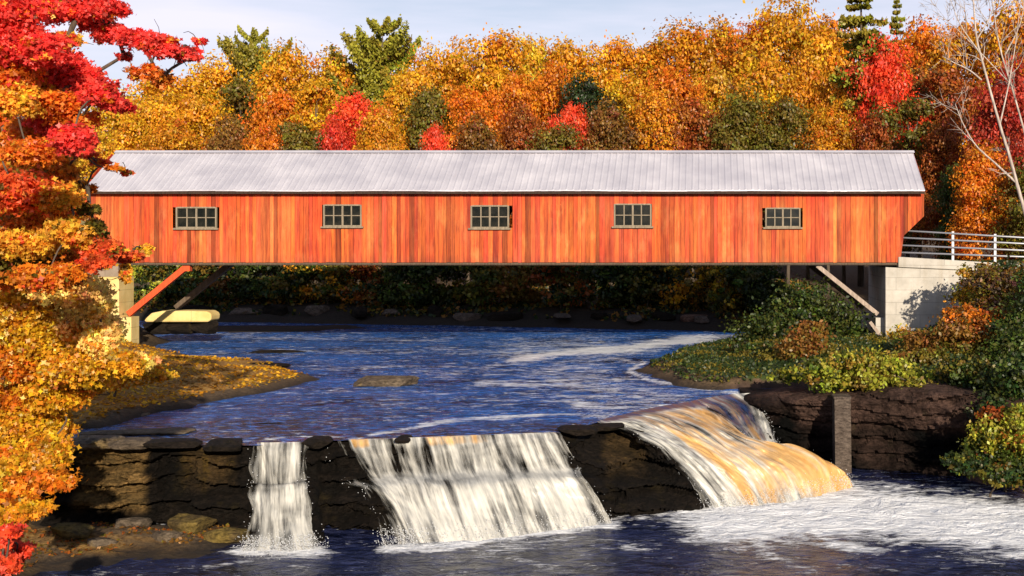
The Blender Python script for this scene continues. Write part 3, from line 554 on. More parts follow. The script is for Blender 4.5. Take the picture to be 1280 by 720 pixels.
# roof: two slopes of ribbed metal, ridge cap, fascia, gable ends
ZR = HC+110*63/FP; YE0, ZE = 59.55, HC+62*59.55/FP; XRL, XRR = (103-PX)*59.55/FP, (1157-PX)*59.55/FP
def roof_slope(sgn):
    ye = YE0 if sgn < 0 else 126-YE0; yr = 63; rise = ZR-ZE
    # rib profile along x
    xs_ = []; hs = []; x = XRL; k = 0
    while x < XRR-.02:
        for dx, h in ((0, 0), (.19, 0), (.235, .028), (.275, .028), (.32, 0)):
            if x+dx <= XRR: xs_.append(x+dx); hs.append(h)
        x += .33
    xs_ = np.array(xs_); hs = np.array(hs)
    jig = np.repeat(rng.uniform(-.006, .006, len(xs_)//5+1), 5)[:len(xs_)]
    rows = []
    for t in np.linspace(0, 1, 7):
        y = ye+(yr-ye)*t; z = ZE+rise*t; rows.append(np.c_[xs_, np.full(len(xs_), y), z+hs+jig+.012*np.sin(xs_*.7+t*5)])
    top = np.array(rows); bot = top.copy(); bot[:, :, 2] = (bot[:, :, 2]-hs[None, :])-.04
    n = len(xs_); v = np.concatenate([top.reshape(-1, 3), bot.reshape(-1, 3)]); f = grid_faces(7, n).tolist(); N = 7*n
    f2 = [[i+N for i in q][::-1] for q in f]
    rim = [[i, i+1, i+1+N, i+N][::-1] for i in range(n-1)] + [[r*n, (r+1)*n, (r+1)*n+N, r*n+N] for r in range(6)] + [[r*n+n-1, (r+1)*n+n-1, (r+1)*n+n-1+N, r*n+n-1+N][::-1] for r in range(6)]
    me = np_mesh('roof', v-np.array(BO), f+f2+rim, False, {'col': np.ones((len(v), 3))}); return link('roof_slope', me, ROOF, bridge)
roof_slope(-1); roof_slope(1)
mb = MB(); 
for s in (-1, 1): mb.add([(XRL-.03, 63, ZR+.085), (XRR+.03, 63, ZR+.085), (XRR+.03, 63+s*.22, ZR-.05), (XRL-.03, 63+s*.22, ZR-.05)], [(0, 1, 2, 3)], (.9, .8, .8))
bpart(mb, 'ridge_cap', ROOF)
for s, yy in ((-1, YE0), (1, 126-YE0)):
    mb = MB(); mb.box(XRL+.03, XRR-.03, min(yy-s*.03, yy-s*.07), max(yy-s*.03, yy-s*.07), ZE-.17, ZE-.045, (.35, .3, .3)); bpart(mb, 'fascia_board', OLDWOOD)
for e, s in ((XL-OV+.03, -1), (XR+OV-.03, 1)):     # gable boards above the portal
    rg = np.random.default_rng(9); mb = MB(); y = YN+.03
    while y < YF-.03:
        y2 = min(y+rg.uniform(.2, .28), YF-.03); hh = lambda q: ZE+(ZR-ZE)*(1-abs(q-63)/(63-YE0))-.06
        lo = ZT-.9 if min(abs(y-63), abs(y2-63)) > 2.3 else ZT-.25
        v = [(e, y, lo), (e, y2-.012, lo), (e, y2-.012, hh(y2)), (e, y, hh(y))]; v += [(p[0]+s*.028, p[1], p[2]) for p in v]
        mb.add(v, [(0, 1, 2, 3), (7, 6, 5, 4), (0, 4, 5, 1), (1, 5, 6, 2), (2, 6, 7, 3), (3, 7, 4, 0)], np.ones(3)*rg.uniform(.75, 1.1)); y = y2
    bpart(mb, 'gable_end', SIDING)
# windows
for i, (xa, xb, za, zb) in enumerate(wins):
    fr = MB(); t = .055; y0, y1 = YN-.085, YN+.05
    fr.box(xa-.02, xa+t, y0, y1, za, zb); fr.box(xb-t, xb+.02, y0, y1, za, zb); fr.box(xa+t+.001, xb-t-.001, y0, y1, zb-t, zb+.02); fr.box(xa+t+.001, xb-t-.001, y0, y1, za, za+.06)
    wn = bpart(fr, 'window', FRAME)
    mn = MB(); 
    for k in (1, 2, 3): x = xa+t+(xb-xa-2*t)*k/4; mn.box(x-(.028 if k != 2 else .045), x+(.028 if k != 2 else .045), YN-.06, YN+.0, za+.062, zb-t-.002)
    for k in range(4): 
        x0 = xa+t+(xb-xa-2*t)*k/4+(.046 if k == 2 else .029 if k else .0015); x1 = xa+t+(xb-xa-2*t)*(k+1)/4-(.046 if k == 1 else .029 if k < 3 else .0015); zz = (za+zb)/2; mn.box(x0, x1, YN-.055, YN-.005, zz-.022, zz+.022)
    bpart(mn, 'muntin', FRAME, wn)
    sl = MB(); sl.box(xa-.12, xb+.12, YN-.19, YN-.032, za-.085, za-.003); bpart(sl, 'sill', FRAME, wn)
    gl = MB(); gl.box(xa+t+.001, xb-t-.001, YN+.012, YN+.02, za+.061, zb-t-.001); bpart(gl, 'glass_pane', GLASS, wn)
# diagonal braces from the abutments to the bottom chord
def brace(a, b, mat, wd, y, label=None, chunk=None):
    mb = MB(); mb.bar((a[0], y, a[1]), (b[0], y, b[1]), wd, wd*1.05); o = bpart(mb, 'brace', mat)
    if label: o['label'] = label
    return o
lb = (bx_(158), bz_(393)), (bx_(234), bz_(331))
rb = (bx_(1098), bz_(393)), (bx_(1022), bz_(332))
brace(*lb, REDWOOD, .27, YN+.25, 'bright red painted diagonal timber brace'); brace(*rb, GREYWOOD, .2, YN+.25, 'weathered grey diagonal timber brace')
brace(*lb, OLDWOOD, .3, YF-.3); brace(*rb, OLDWOOD, .25, YF-.3)
mb = MB(); mb.box(bx_(228), bx_(236), YN+.1, YN+.4, bz_(339), ZB-.145); bpart(mb, 'brace_bracket', REDWOOD)
mb = MB(); mb.bar((bx_(1087), YN-.12, bz_(402)), (bx_(1108), YN-.12, bz_(430)), .12, .16); tag(mb.build('timber_offcut', GREYWOOD), 'short grey timber leaning at the foot of the right abutment', 'timber')

# abutments
def abut(name, pts, y0, y1, mat, label, cap=None, chamfer=.05):
    root = empty(name, (pts[0][0], y0, 0)); tag(root, label, 'abutment', None)
    mb = MB(); mb.prism(pts, y0, y1); o = mb.build('wall_block', mat, root, loc=tuple(root.location)); b = o.modifiers.new('b', 'BEVEL'); b.width = chamfer; b.segments = 2
    return root
xa = bx_(1107); zt = bz_(334)
ra = empty('concrete_abutment', (xa, 60, 0)); tag(ra, 'tall pale grey concrete abutment and wing wall under the right end of the bridge', 'abutment')
mb = MB(); mb.prism([(xa, -1), (22, -1), (22, bz_(348)), (xa+.0, zt)], YN-.02, YN+1.1); mb.box(xa-.0, xa+.6, YN+1.102, YF+.2, -1, zt-.0); o = mb.build('wing_wall', CONC, ra, loc=tuple(ra.location))
mb = MB(); mb.prism([(xa+.62, zt+.003), (22, bz_(348)+.003), (22, bz_(340)), (xa+.62, bz_(321))], YN-.12, YN+1.1); o = mb.build('coping', CONC, ra, loc=tuple(ra.location)); b = o.modifiers.new('b', 'BEVEL'); b.width = .03
mb = MB(); mb.box(xa-.42, xa-.003, YN+.5, YF, -1, bz_(398)); o = mb.build('brace_seat', CONC, ra, loc=tuple(ra.location))
xl = bx_(158); x2 = bx_(175)
la = empty('concrete_abutment', (xl, 60, 0)); tag(la, 'sunlit yellowish concrete abutment half hidden by orange leaves at the left end of the bridge', 'abutment')
xl = bx_(153); mb = MB(); mb.prism([(bx_(20), -1), (xl, -1), (xl, bz_(346)), (bx_(20), bz_(346))], YN-.35, YN+1.2); mb.build('wall_block', CONCY, la, loc=tuple(la.location))
x2 = bx_(168); mb = MB(); mb.prism([(xl+.003, -1), (x2, -1), (x2, bz_(396)), (xl+.003, bz_(396))], YN-.33, YN+.5); mb.build('brace_seat', CONCY, la, loc=tuple(la.location))
mb = MB(); mb.box(bx_(100), xl-.25, YN+.1, YN+1.1, bz_(346)+.003, ZB-.145); mb.build('bearing', CONCD, la, loc=tuple(la.location))
# road and guard rail on the right approach
mb = MB(); mb.add([(XR-.1, 61.12, 4.55), (60, 61.12, 3.2), (60, 65.6, 3.2), (XR-.1, 65.6, 4.55), (XR-.1, 61.12, 4.2), (60, 61.12, 2.9), (60, 65.6, 2.9), (XR-.1, 65.6, 4.2)], [(0, 1, 2, 3), (0, 4, 5, 1), (2, 6, 7, 3), (0, 3, 7, 4), (1, 5, 6, 2)])
tag(mb.build('road', ASPH), kind='structure')
for yy, lab in ((60.2, 'silver four rail guard fence on the concrete wall at the right bridge end'),):
    if yy > 64: k = YN/1.0
    gr = empty('guard_rail', (XR+.1, yy, 4.6)); tag(gr, lab, 'guard rail')
    G0 = tuple(gr.location); zz = lambda px, p0, p1: HC-((p0+(px-1127)*(p1-p0)/153)-PY)*SC
    for a0, a1 in ((288, 297), (297, 304.5), (306.5, 313), (315.5, 321)):
        mb = MB(); mb.tube([(XR+.02, yy-.09, zz(1127, a0, a1)), (22, yy-.09, zz(PX+22/SC, a0, a1))], .045, 8); mb.build('rail', RAILM, gr, True, G0)
    for px in (1192, 1245, 1298, 1351, 1400):
        mb = MB(); x = bx_(px); mb.box(x-.06, x+.06, yy-.04, yy+.07, zz(px, 324, 330)-.02, zz(px, 285.5, 294.5)); mb.build('post', RAILM, gr, False, G0)

# ------------------------------------------------------------------ vegetation builders
TEMPL = {4: np.array([(-.5, 0), (0, -.32), (.5, 0), (0, .32)]),
         8: np.array([(-.5, 0), (-.16, -.17), (0, -.5), (.16, -.2), (.55, 0), (.16, .2), (0, .5), (-.16, .17)])}
def leaves(C, size, colr, k=4, normal=None, flat=0.):
    """C (N,3) leaf centres, size (N,), colr (N,3) -> verts, faces, colours"""
    N = len(C); n = rng.normal(size=(N, 3))
    if normal is not None: n = n*.75+normal
    n[:, 2] += flat; n /= np.linalg.norm(n, axis=1)[:, None]
    a = np.cross(n, rng.normal(size=(N, 3))); a /= np.linalg.norm(a, axis=1)[:, None]; b = np.cross(n, a)
    T = TEMPL[k]; v = C[:, None, :]+size[:, None, None]*(T[None, :, 0:1]*a[:, None, :]+T[None, :, 1:2]*b[:, None, :])
    return v.reshape(-1, 3), np.arange(N*k).reshape(N, k), np.repeat(colr, k, axis=0)
def clumpy(blobs, nleaf, clump=.16, shell=.55, nclump=None):
    """blobs: rows x,y,z,rx,ry,rz,weight.  leaves gather in clumps spread through each blob, thicker near its skin"""
    B = np.array(blobs, float); wt = B[:, 6]*B[:, 3]*B[:, 5]; wt /= wt.sum()
    nclump = nclump or max(10, nleaf//22); bi = rng.choice(len(B), nclump, p=wt)
    d = rng.normal(size=(nclump, 3)); d /= np.linalg.norm(d, axis=1)[:, None]; r = shell+(1-shell)*rng.random(nclump)**.6; inner = rng.random(nclump) < .25; r[inner] = rng.random(inner.sum())*.7
    cc = B[bi, :3]+d*r[:, None]*B[bi, 3:6]
    cr = (B[bi, 3:6].mean(1))*clump*rng.uniform(.6, 1.5, nclump); ci = rng.integers(0, nclump, nleaf)
    g = rng.normal(size=(nleaf, 3))*np.array((1, 1, .6)); C = cc[ci]+g*cr[ci][:, None]*.75
    nrm = (C-B[bi[ci], :3])/B[bi[ci], 3:6]; nrm /= np.linalg.norm(nrm, axis=1)[:, None]+1e-6
    return C, ci, bi[ci], nrm, nclump
def var(ci, nclump, cl=.22, lf=.18, hue=.15):
    kc = 1+cl*rng.normal(size=nclump); hc = hue*rng.normal(size=nclump)
    k = np.clip(kc[ci]*(1+lf*rng.normal(size=len(ci))), .35, 1.9); h = hc[ci]+hue*.5*rng.normal(size=len(ci))
    return np.c_[k, k*(1+h), k*(1+h*.3)]

def limb_tree(height_, blobs, r0, lean=0, nb=None):
    mb = MB(); n = 9; t = np.linspace(0, 1, n); wob = np.cumsum(rng.normal(size=(n, 2)), 0)*.03*height_/6*t[:, None]
    pts = np.c_[wob[:, 0]+lean*t*height_, wob[:, 1], t*height_*.86]; mb.tube(pts, r0*(1-t*.85)+.02, 8)
    B = np.array(blobs)
    for b in B[:nb or len(B)]:
        h0 = np.clip((b[2]-.3*abs(b[0])-.35*b[5])/height_, .15, .8); i = h0*8/.86; i = min(i, 7.9); j = int(i); st = pts[j]+(pts[j+1]-pts[j])*(i-j)
        e = b[:3]; mid = (st+e)/2+np.array((0, 0, -.12*np.linalg.norm(e-st)))+rng.normal(size=3)*.15
        mb.tube(spline([st, mid, e], 6), np.linspace(r0*.42*(1-h0*.6), .02, 6), 6)
        for q in range(2):
            e2 = e+rng.normal(size=3)*b[3:6]*.6; mb.tube(spline([(mid+e)/2, (mid+e)/2*.5+e2*.5+rng.normal(size=3)*.08, e2], 5), np.linspace(.04, .012, 5), 4)
    return mb
def crown_blobs(H, Wd, kind):
    bl = []
    if kind == 'round': n = 15
    elif kind == 'tall': n = 14
    else: n = 20
    for i in range(n):
        if kind == 'tall': z = H*(.30+.64*i/(n-1)); ww = Wd*.5*math.sin(math.pi*min(1, .25+.75*(1-(i/(n-1))**1.6)))*.9
        else:
            z = H*(.30+.62*(i/(n-1))); q = i/(n-1); ww = Wd*.5*math.sqrt(max(.06, 1-(2*q-.85)**2*.72))
        an = i*2.4+random.random(); rr = ww*random.uniform(.35, .75); s = Wd*random.uniform(.16, .26)
        bl.append((rr*math.cos(an), rr*math.sin(an), z, s, s, s*random.uniform(.55, .85), 1))
    bl.append((0, 0, H*.93, Wd*.14, Wd*.14, H*.06, 1)); return bl
def make_deciduous(name, H, Wd, kind, nleaf, ls):
    bl = crown_blobs(H, Wd, kind); C, ci, bi, nr, nc = clumpy(bl, nleaf, .30, .5)
    c = var(ci, nc, .24, .10, .20); v, f, cc = leaves(C, rng.uniform(.7, 1.35, len(C))*ls, c, 4, nr*1.1, .5)
    me = np_mesh(name+'_crown', v, f, False, {'col': cc}); me.materials.append(LEAF)
    tm = limb_tree(H, bl, .19, 0); vv = np.concatenate(tm.v); t = np_mesh(name+'_trunk', vv, tm.f, True); t.materials.append(BARK)
    return me, t, H, Wd
def make_spruce(name, H, Wd, n, layers=17, droop=.25, top_r=.05, pine=False):
    Cs, nn = [], []; tb = MB(); tb.tube([(0, 0, 0), (.05, 0, H*.5), (0, 0, H*.99)], [.22, .13, .02], 7)
    for i in range(layers):
        q = i/(layers-1); z = H*(.16+.80*q**.9)+random.uniform(-.3, .3); rad = Wd*.5*((1-q)**.8*.95+top_r)*(random.uniform(.75, 1.15))
        if pine: rad = Wd*.5*(math.sin(math.pi*(.15+.8*(1-q)))**.7)*random.uniform(.6, 1.15)
        for b in range(random.randint(5, 7)):
            an = random.random()*6.283; rb_ = rad*random.uniform(.7, 1.1); dz = -droop*rb_+(.35*rb_ if pine else 0)
            m_ = int(n/(layers*6)*(.4+rb_/Wd*2.6)); t = rng.random(m_)**.7
            side = rng.normal(size=m_)*.13*rb_*(1.1-t*.6)
            x = np.cos(an)*t*rb_-np.sin(an)*side; y = np.sin(an)*t*rb_+np.cos(an)*side; zz = z+dz*t**1.3+(.16*rb_*t**3)+rng.normal(size=m_)*.05*rb_-np.abs(side)*.25
            Cs.append(np.c_[x, y, zz]); nn.append(np.full(m_, len(nn)))
            tb.tube([(0, 0, z), (math.cos(an)*rb_*.5, math.sin(an)*rb_*.5, z+dz*.4), (math.cos(an)*rb_*.95, math.sin(an)*rb_*.95, z+dz+.1*rb_)], [.05, .03, .01], 4)
    C = np.concatenate(Cs); ci = np.concatenate(nn); c = var(ci, ci.max()+1, .18, .2, .12)
    v, f, cc = leaves(C, rng.uniform(.7, 1.3, len(C))*.26, c, 4, None, .9)
    me = np_mesh(name+'_crown', v, f, False, {'col': cc}); me.materials.append(NEEDLE)
    t = np_mesh(name+'_trunk', np.concatenate(tb.v), tb.f, True); t.materials.append(BARK); return me, t, H, Wd

PROTO = {'r': [make_deciduous(f'round_{i}', 14, 8.4, 'round', 20000, .25) for i in range(5)], 't': [make_deciduous(f'tall_{i}', 15, 6.2, 'tall', 15000, .25) for i in range(3)],
         's': [make_spruce('spruce', 18, 7.5, 34000, 36, .18)], 'p': [make_spruce('pine', 15, 7.5, 40000, 24, .02, .25, True)]}
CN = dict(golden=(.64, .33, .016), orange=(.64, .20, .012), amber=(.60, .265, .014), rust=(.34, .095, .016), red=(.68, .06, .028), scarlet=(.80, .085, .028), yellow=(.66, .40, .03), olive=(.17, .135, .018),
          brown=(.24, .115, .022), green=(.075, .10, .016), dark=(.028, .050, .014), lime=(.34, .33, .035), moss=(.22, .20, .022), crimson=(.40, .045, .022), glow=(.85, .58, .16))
winx = [246, 429, 612, 790, 978]; ordn = ['first', 'second', 'third', 'fourth', 'fifth']
def where(px):
    if px < 200: return 'left of the first window'
    for i, x in enumerate(winx):
        if abs(px-x) <= 26: return f'straight above the {ordn[i]} window'
    for i in range(4):
        if winx[i] < px < winx[i+1]:
            q = (px-winx[i])/(winx[i+1]-winx[i]); return (f'just right of the {ordn[i]} window' if q < .36 else f'just left of the {ordn[i+1]} window' if q > .64 else f'between the {ordn[i]} and {ordn[i+1]} windows')
    return 'just right of the fifth window' if px < 1045 else 'above the right end of the bridge' if px < 1160 else 'beyond the right end of the bridge' if px < 1225 else 'at the right edge of the photo'
used = set()
def hz(x, y): return float(height(np.array([[x, y]]))[0][0])
def forest_tree(px, top, wpx, colr, d, sp, row, shape=None):
    x, y = (px-PX)*d/FP, d; zb = hz(x, y)-.1; ztop = HC-(top-PY)*d/FP; H = ztop-zb; Wm = wpx*d/FP
    i = random.randrange(len(PROTO[sp])); cm, tm, H0, W0 = PROTO[sp][i]
    kindname = {'r': 'maple_tree', 't': 'birch_tree', 's': 'spruce_tree', 'p': 'pine_tree'}[sp] if colr in ('red', 'scarlet', 'dark', 'lime', 'crimson') or sp in 'sp' else 'autumn_tree'
    if kindname == 'birch_tree': kindname = 'autumn_tree'
    o = empty(kindname, (x, y, zb), random.random()*6.28)
    cn = {'dark': 'dark green', 'lime': 'yellow green', 'moss': 'olive green'}.get(colr, colr); sh = shape or {'r': 'round crowned tree', 't': 'slender tree', 's': 'spruce', 'p': 'pine'}[sp]
    lab = f'{cn} {sh} {row} {where(px)}'
    for alt in ('', 'taller ', 'smaller ', 'narrow ', 'wide '):
        l2 = f'{alt}{lab}'
        if l2 not in used: break
    else: print('DUP LABEL', lab)
    used.add(l2); tag(o, l2, 'tree', 'trees of the autumn wood behind the bridge')
    s = Wm/W0; sz = H/H0
    for nm, me in (('trunk', tm), ('crown', cm)):
        c = bpy.data.objects.new(nm, me); col.objects.link(c); c.parent = o; c.scale = (s, s, sz)
        if nm == 'crown': b = np.array(CN[colr])*random.uniform(.92, 1.08); c.color = (*b, 1)
BACK, MID, LOW_ = 'on the skyline', 'amid the wood', 'low behind the roof'
T = [ # px, top, width, colour, distance, species, row
 (150, 118, 110, 'yellow', 98, 'r', BACK), (205, 88, 110, 'golden', 104, 'r', BACK), (262, 78, 105, 'golden', 108, 'r', BACK), (318, 42, 90, 'moss', 110, 'p', BACK), (362, 62, 100, 'golden', 106, 'r', BACK), (420, 66, 90, 'golden', 108, 'r', BACK),
 (478, 30, 120, 'moss', 108, 'p', BACK), (530, 68, 85, 'golden', 106, 'r', BACK), (572, 62, 80, 'amber', 110, 'r', BACK), (622, 40, 115, 'golden', 104, 'r', BACK), (665, 45, 80, 'yellow', 108, 'r', BACK), (715, 50, 100, 'golden', 106, 'r', BACK),
 (768, 48, 95, 'golden', 108, 'r', BACK), (815, 50, 80, 'golden', 110, 't', BACK), (862, 34, 115, 'amber', 108, 'r', BACK), (905, 30, 100, 'amber', 112, 'r', BACK), (945, 22, 90, 'orange', 108, 'r', BACK), (990, 6, 120, 'golden', 106, 'r', BACK), (1035, 18, 95, 'amber', 108, 'r', BACK),
 (1076, -70, 150, 'moss', 91.5, 's', BACK), (1121, -25, 80, 'moss', 110, 's', BACK), (1150, 28, 100, 'orange', 108, 'r', BACK), (1200, 26, 100, 'amber', 104, 'r', BACK), (1260, 10, 110, 'golden', 100, 'r', BACK), (1320, 0, 120, 'orange', 98, 'r', BACK),
 (185, 128, 90, 'golden', 94, 'r', MID), (250, 120, 95, 'golden', 94, 'r', MID), (305, 102, 80, 'olive', 96, 't', MID), (345, 112, 80, 'orange', 94, 'r', MID), (395, 100, 75, 'golden', 95, 't', MID), (448, 116, 78, 'scarlet', 93, 'r', MID), (510, 92, 85, 'golden', 98, 'r', MID),
 (540, 108, 85, 'olive', 95, 'r', MID), (585, 106, 85, 'orange', 93, 'r', MID), (640, 90, 80, 'orange', 95, 'r', MID), (690, 78, 85, 'orange', 97, 'r', MID), (735, 98, 90, 'dark', 94, 'r', MID), (790, 92, 90, 'golden', 95, 'r', MID), (845, 86, 95, 'orange', 94, 'r', MID),
 (900, 88, 90, 'yellow', 95, 'r', MID), (955, 70, 100, 'golden', 94, 'r', MID), (1010, 72, 85, 'amber', 95, 'r', MID), (1055, 105, 80, 'amber', 92, 'r', MID), (1097, 58, 92, 'scarlet', 90, 'r', MID), (1150, 88, 85, 'brown', 94, 'r', MID), (1195, 82, 85, 'rust', 90, 't', MID),
 (215, 150, 80, 'amber', 90, 'r', LOW_), (290, 152, 80, 'brown', 90, 'r', LOW_), (330, 158, 70, 'orange', 89, 'r', LOW_), (375, 150, 60, 'olive', 90, 't', LOW_), (422, 155, 55, 'red', 89, 'r', LOW_), (472, 140, 80, 'amber', 88, 'r', LOW_), (545, 156, 44, 'scarlet', 88, 'r', LOW_),
 (600, 150, 75, 'brown', 89, 'r', LOW_), (655, 135, 75, 'rust', 90, 'r', LOW_), (712, 128, 60, 'scarlet', 90, 'r', LOW_), (700, 155, 85, 'olive', 88, 'r', LOW_), (765, 132, 80, 'brown', 89, 'r', LOW_), (815, 120, 80, 'amber', 89, 'r', LOW_), (865, 122, 90, 'rust', 89, 'r', LOW_), (925, 118, 95, 'olive', 88, 'r', LOW_),
 (985, 122, 85, 'olive', 88, 'r', LOW_), (1035, 136, 80, 'amber', 87, 'r', LOW_), (1095, 145, 70, 'rust', 86, 'r', LOW_), (1135, 122, 75, 'olive', 86, 't', LOW_), (1180, 150, 75, 'rust', 84, 'r', LOW_), (1198, 205, 60, 'green', 78, 'r', 'behind the guard rail')]
for t_ in T: forest_tree(t_[0], t_[1], t_[2]*(1.22 if t_[5] in 'rt' else 1), *t_[3:])
forest_tree(1258, 85, 130, 'crimson', 78, 'r', 'behind the bare birch'); forest_tree(1228, 185, 105, 'orange', 74, 'r', 'behind the guard rail'); forest_tree(1300, 190, 110, 'olive', 72, 'r', 'behind the guard rail')

# far mass of wood filling the gaps behind the individual trees (nobody could count it)
bl = []
for px in range(60, 1420, 38):
    d = 125+random.uniform(-5, 12); sky_y = np.interp(px, [60, 260, 560, 700, 850, 990, 1400], [130, 105, 95, 80, 65, 45, 35]); H = HC-(sky_y-PY)*d/FP
    for k in range(4): bl.append(((px-PX)*d/FP, d, H-2.2-3.6*k, 3.2, 2.4, 2.4, 1))
C, ci, bi, nr, nc = clumpy(bl, 34000, .3, .5); pal = np.array([CN[k] for k in ('golden', 'orange', 'amber', 'brown', 'olive')]); bc = pal[rng.integers(0, 5, len(bl))]
v, f, cc = leaves(C, rng.uniform(.7, 1.4, len(C))*.42, bc[bi]*var(ci, nc), 4, nr, .3)
o = link('distant_woods', np_mesh('distant_woods', v, f, False, {'col': cc}), LEAF); tag(o, 'hazy mass of autumn tree crowns closing the wood behind the bridge', 'woods', kind='stuff')

# shrubs: rooted stems and a leafy mass of their own
def grow_limbs(bl, pts, r0, twig=2, lift=.08):
    """branches grown from node to nearest node, thick where much hangs on them"""
    mb = MB(); nodes = [np.array(p) for p in pts]; par = [-1]*len(pts); E = [np.array(b) for b in bl]; left = list(range(len(E))); own = {}
    while left:
        N_ = np.array(nodes); best = min(((np.linalg.norm(N_-E[i], axis=1)*1.0, i) for i in left), key=lambda q: q[0].min()); j = int(best[0].argmin()); i = best[1]
        nodes.append(E[i]); par.append(j); own[len(nodes)-1] = i; left.remove(i)
    cnt = [0]*len(nodes)
    for k in range(len(nodes)-1, len(pts)-1, -1):
        cnt[k] += 1
        if par[k] >= len(pts): cnt[par[k]] += cnt[k]
    rad = lambda k: .008+.009*math.sqrt(cnt[k])
    for k in range(len(pts), len(nodes)):
        a, e = nodes[par[k]], nodes[k]; ln = np.linalg.norm(e-a); mid = (a+e)/2+rng.normal(size=3)*.10*ln+np.array((0, 0, lift*ln))
        mb.tube(spline([a, mid, e], 7), np.linspace(rad(k)*1.15, rad(k)*.8, 7), 6)
        for j in range(twig):
            e2 = e+rng.normal(size=3)*.18; mb.tube(spline([e, (e+e2)/2+rng.normal(size=3)*.05, e2], 4), np.linspace(.011, .004, 4), 4)
    return mb

def shrub(name, label, spots, d, nleaf, ls, cols_, k=4, cat='shrub', group=None, trans=None, depth=1., grow=1., base=None, flat=.2, clump=.28):
    """spots: ellipses (px, py, rx, ry, [colour index], [distance offset]) seen from the photo, given real size at the distance d"""
    s = d/FP; bl = []; ix = []
    for q in spots:
        q = (q[0], q[1], q[2]*grow, q[3]*grow, *q[4:]); dd = d+(q[5] if len(q) > 5 else random.uniform(-.3, .3)*depth*4); c = WD(q[0], q[1], dd); s = dd/FP
        bl.append((*c, q[2]*s, min(q[2], q[3]*2)*s*depth, q[3]*s, 1)); ix.append(q[4] if len(q) > 4 else -1)
    C, ci, bi, nr, nc = clumpy(bl, nleaf, clump, .45); P_ = np.array([CN[c] if isinstance(c, str) else c for c in cols_]); ix = np.array(ix)
    pick = np.where(ix[bi] >= 0, ix[bi], rng.integers(0, len(P_), nc)[ci]); swap = rng.random(nc)[ci] < .16; pick = np.where(swap, rng.integers(0, len(P_), nc)[ci], pick)
    v, f, cc = leaves(C, rng.uniform(.6, 1.4, len(C))*ls, P_[pick]*var(ci, nc, .2, .2, .16), k, nr*.5, flat)
    b0 = np.array(base) if base is not None else np.array((np.mean([b[0] for b in bl]), np.mean([b[1] for b in bl]), 0))
    if base is None: b0[2] = hz(b0[0], b0[1])-.05
    root = empty(name, b0); tag(root, label, cat, group)
    fo = link('foliage', np_mesh('foliage', v-b0, f, False, {'col': cc}), LEAF, root)
    zlow = min(b[2] for b in bl)-b0[2]; pts = [np.array((0, 0, 0)), np.array((.1, 0, max(.2, zlow*.7))), np.array((-.15, .1, max(.15, zlow*.5)))]
    mb = grow_limbs([np.array(b[:3])-b0 for b in bl], pts, .05, 1, .02); mb.tube([pts[0], pts[1]], [.06, .04], 6)
    mb.build('stem', BARK, root, True); return root

# far bank under the bridge
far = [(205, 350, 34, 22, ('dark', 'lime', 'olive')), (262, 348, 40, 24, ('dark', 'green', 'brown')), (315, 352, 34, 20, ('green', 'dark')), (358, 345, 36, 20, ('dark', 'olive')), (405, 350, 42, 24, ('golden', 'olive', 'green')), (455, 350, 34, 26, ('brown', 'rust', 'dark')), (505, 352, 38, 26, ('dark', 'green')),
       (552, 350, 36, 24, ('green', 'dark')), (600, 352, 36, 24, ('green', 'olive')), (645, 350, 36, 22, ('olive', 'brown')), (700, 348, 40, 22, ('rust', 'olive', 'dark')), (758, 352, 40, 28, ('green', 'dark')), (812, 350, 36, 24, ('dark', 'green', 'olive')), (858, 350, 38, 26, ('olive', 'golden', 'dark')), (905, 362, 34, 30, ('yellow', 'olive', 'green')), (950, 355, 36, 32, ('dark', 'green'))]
und = ['dark yellow flecked', 'deep green and brown', 'plain green', 'dark olive', 'golden leaved', 'brown and rust', 'dark bushy green', 'low mid green', 'green and olive', 'olive brown', 'rust tinged', 'broad deep green', 'blackish green', 'gold flecked dark', 'bright yellow', 'tall dark green']
pos = ['left of the red brace foot', 'just right of the red brace', 'right of the first window', 'midway below the first two windows', 'below the second window', 'just right of the second window', 'midway below the second and third windows', 'left of the third window', 'below the third window', 'right of the third window', 'midway below the third and fourth windows', 'just left of the fourth window', 'below the fourth window', 'right of the fourth window', 'left of the fifth window', 'below the fifth window']
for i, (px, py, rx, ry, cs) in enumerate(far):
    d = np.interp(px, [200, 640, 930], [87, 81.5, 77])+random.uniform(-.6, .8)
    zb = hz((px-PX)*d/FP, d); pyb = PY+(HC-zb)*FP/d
    shrub('shrub', f'{und[i]} shrub on the far bank, {pos[i]}', [(px+random.uniform(-.7, .7)*rx, random.uniform(322, pyb-10), rx*.6, ry*.55) for _ in range(11)]+[(px, 330, rx*.8, ry*.5), (px, pyb-16, rx*.7, 11)], d, 5200, .26, cs, group='shrubs on the shaded far bank')

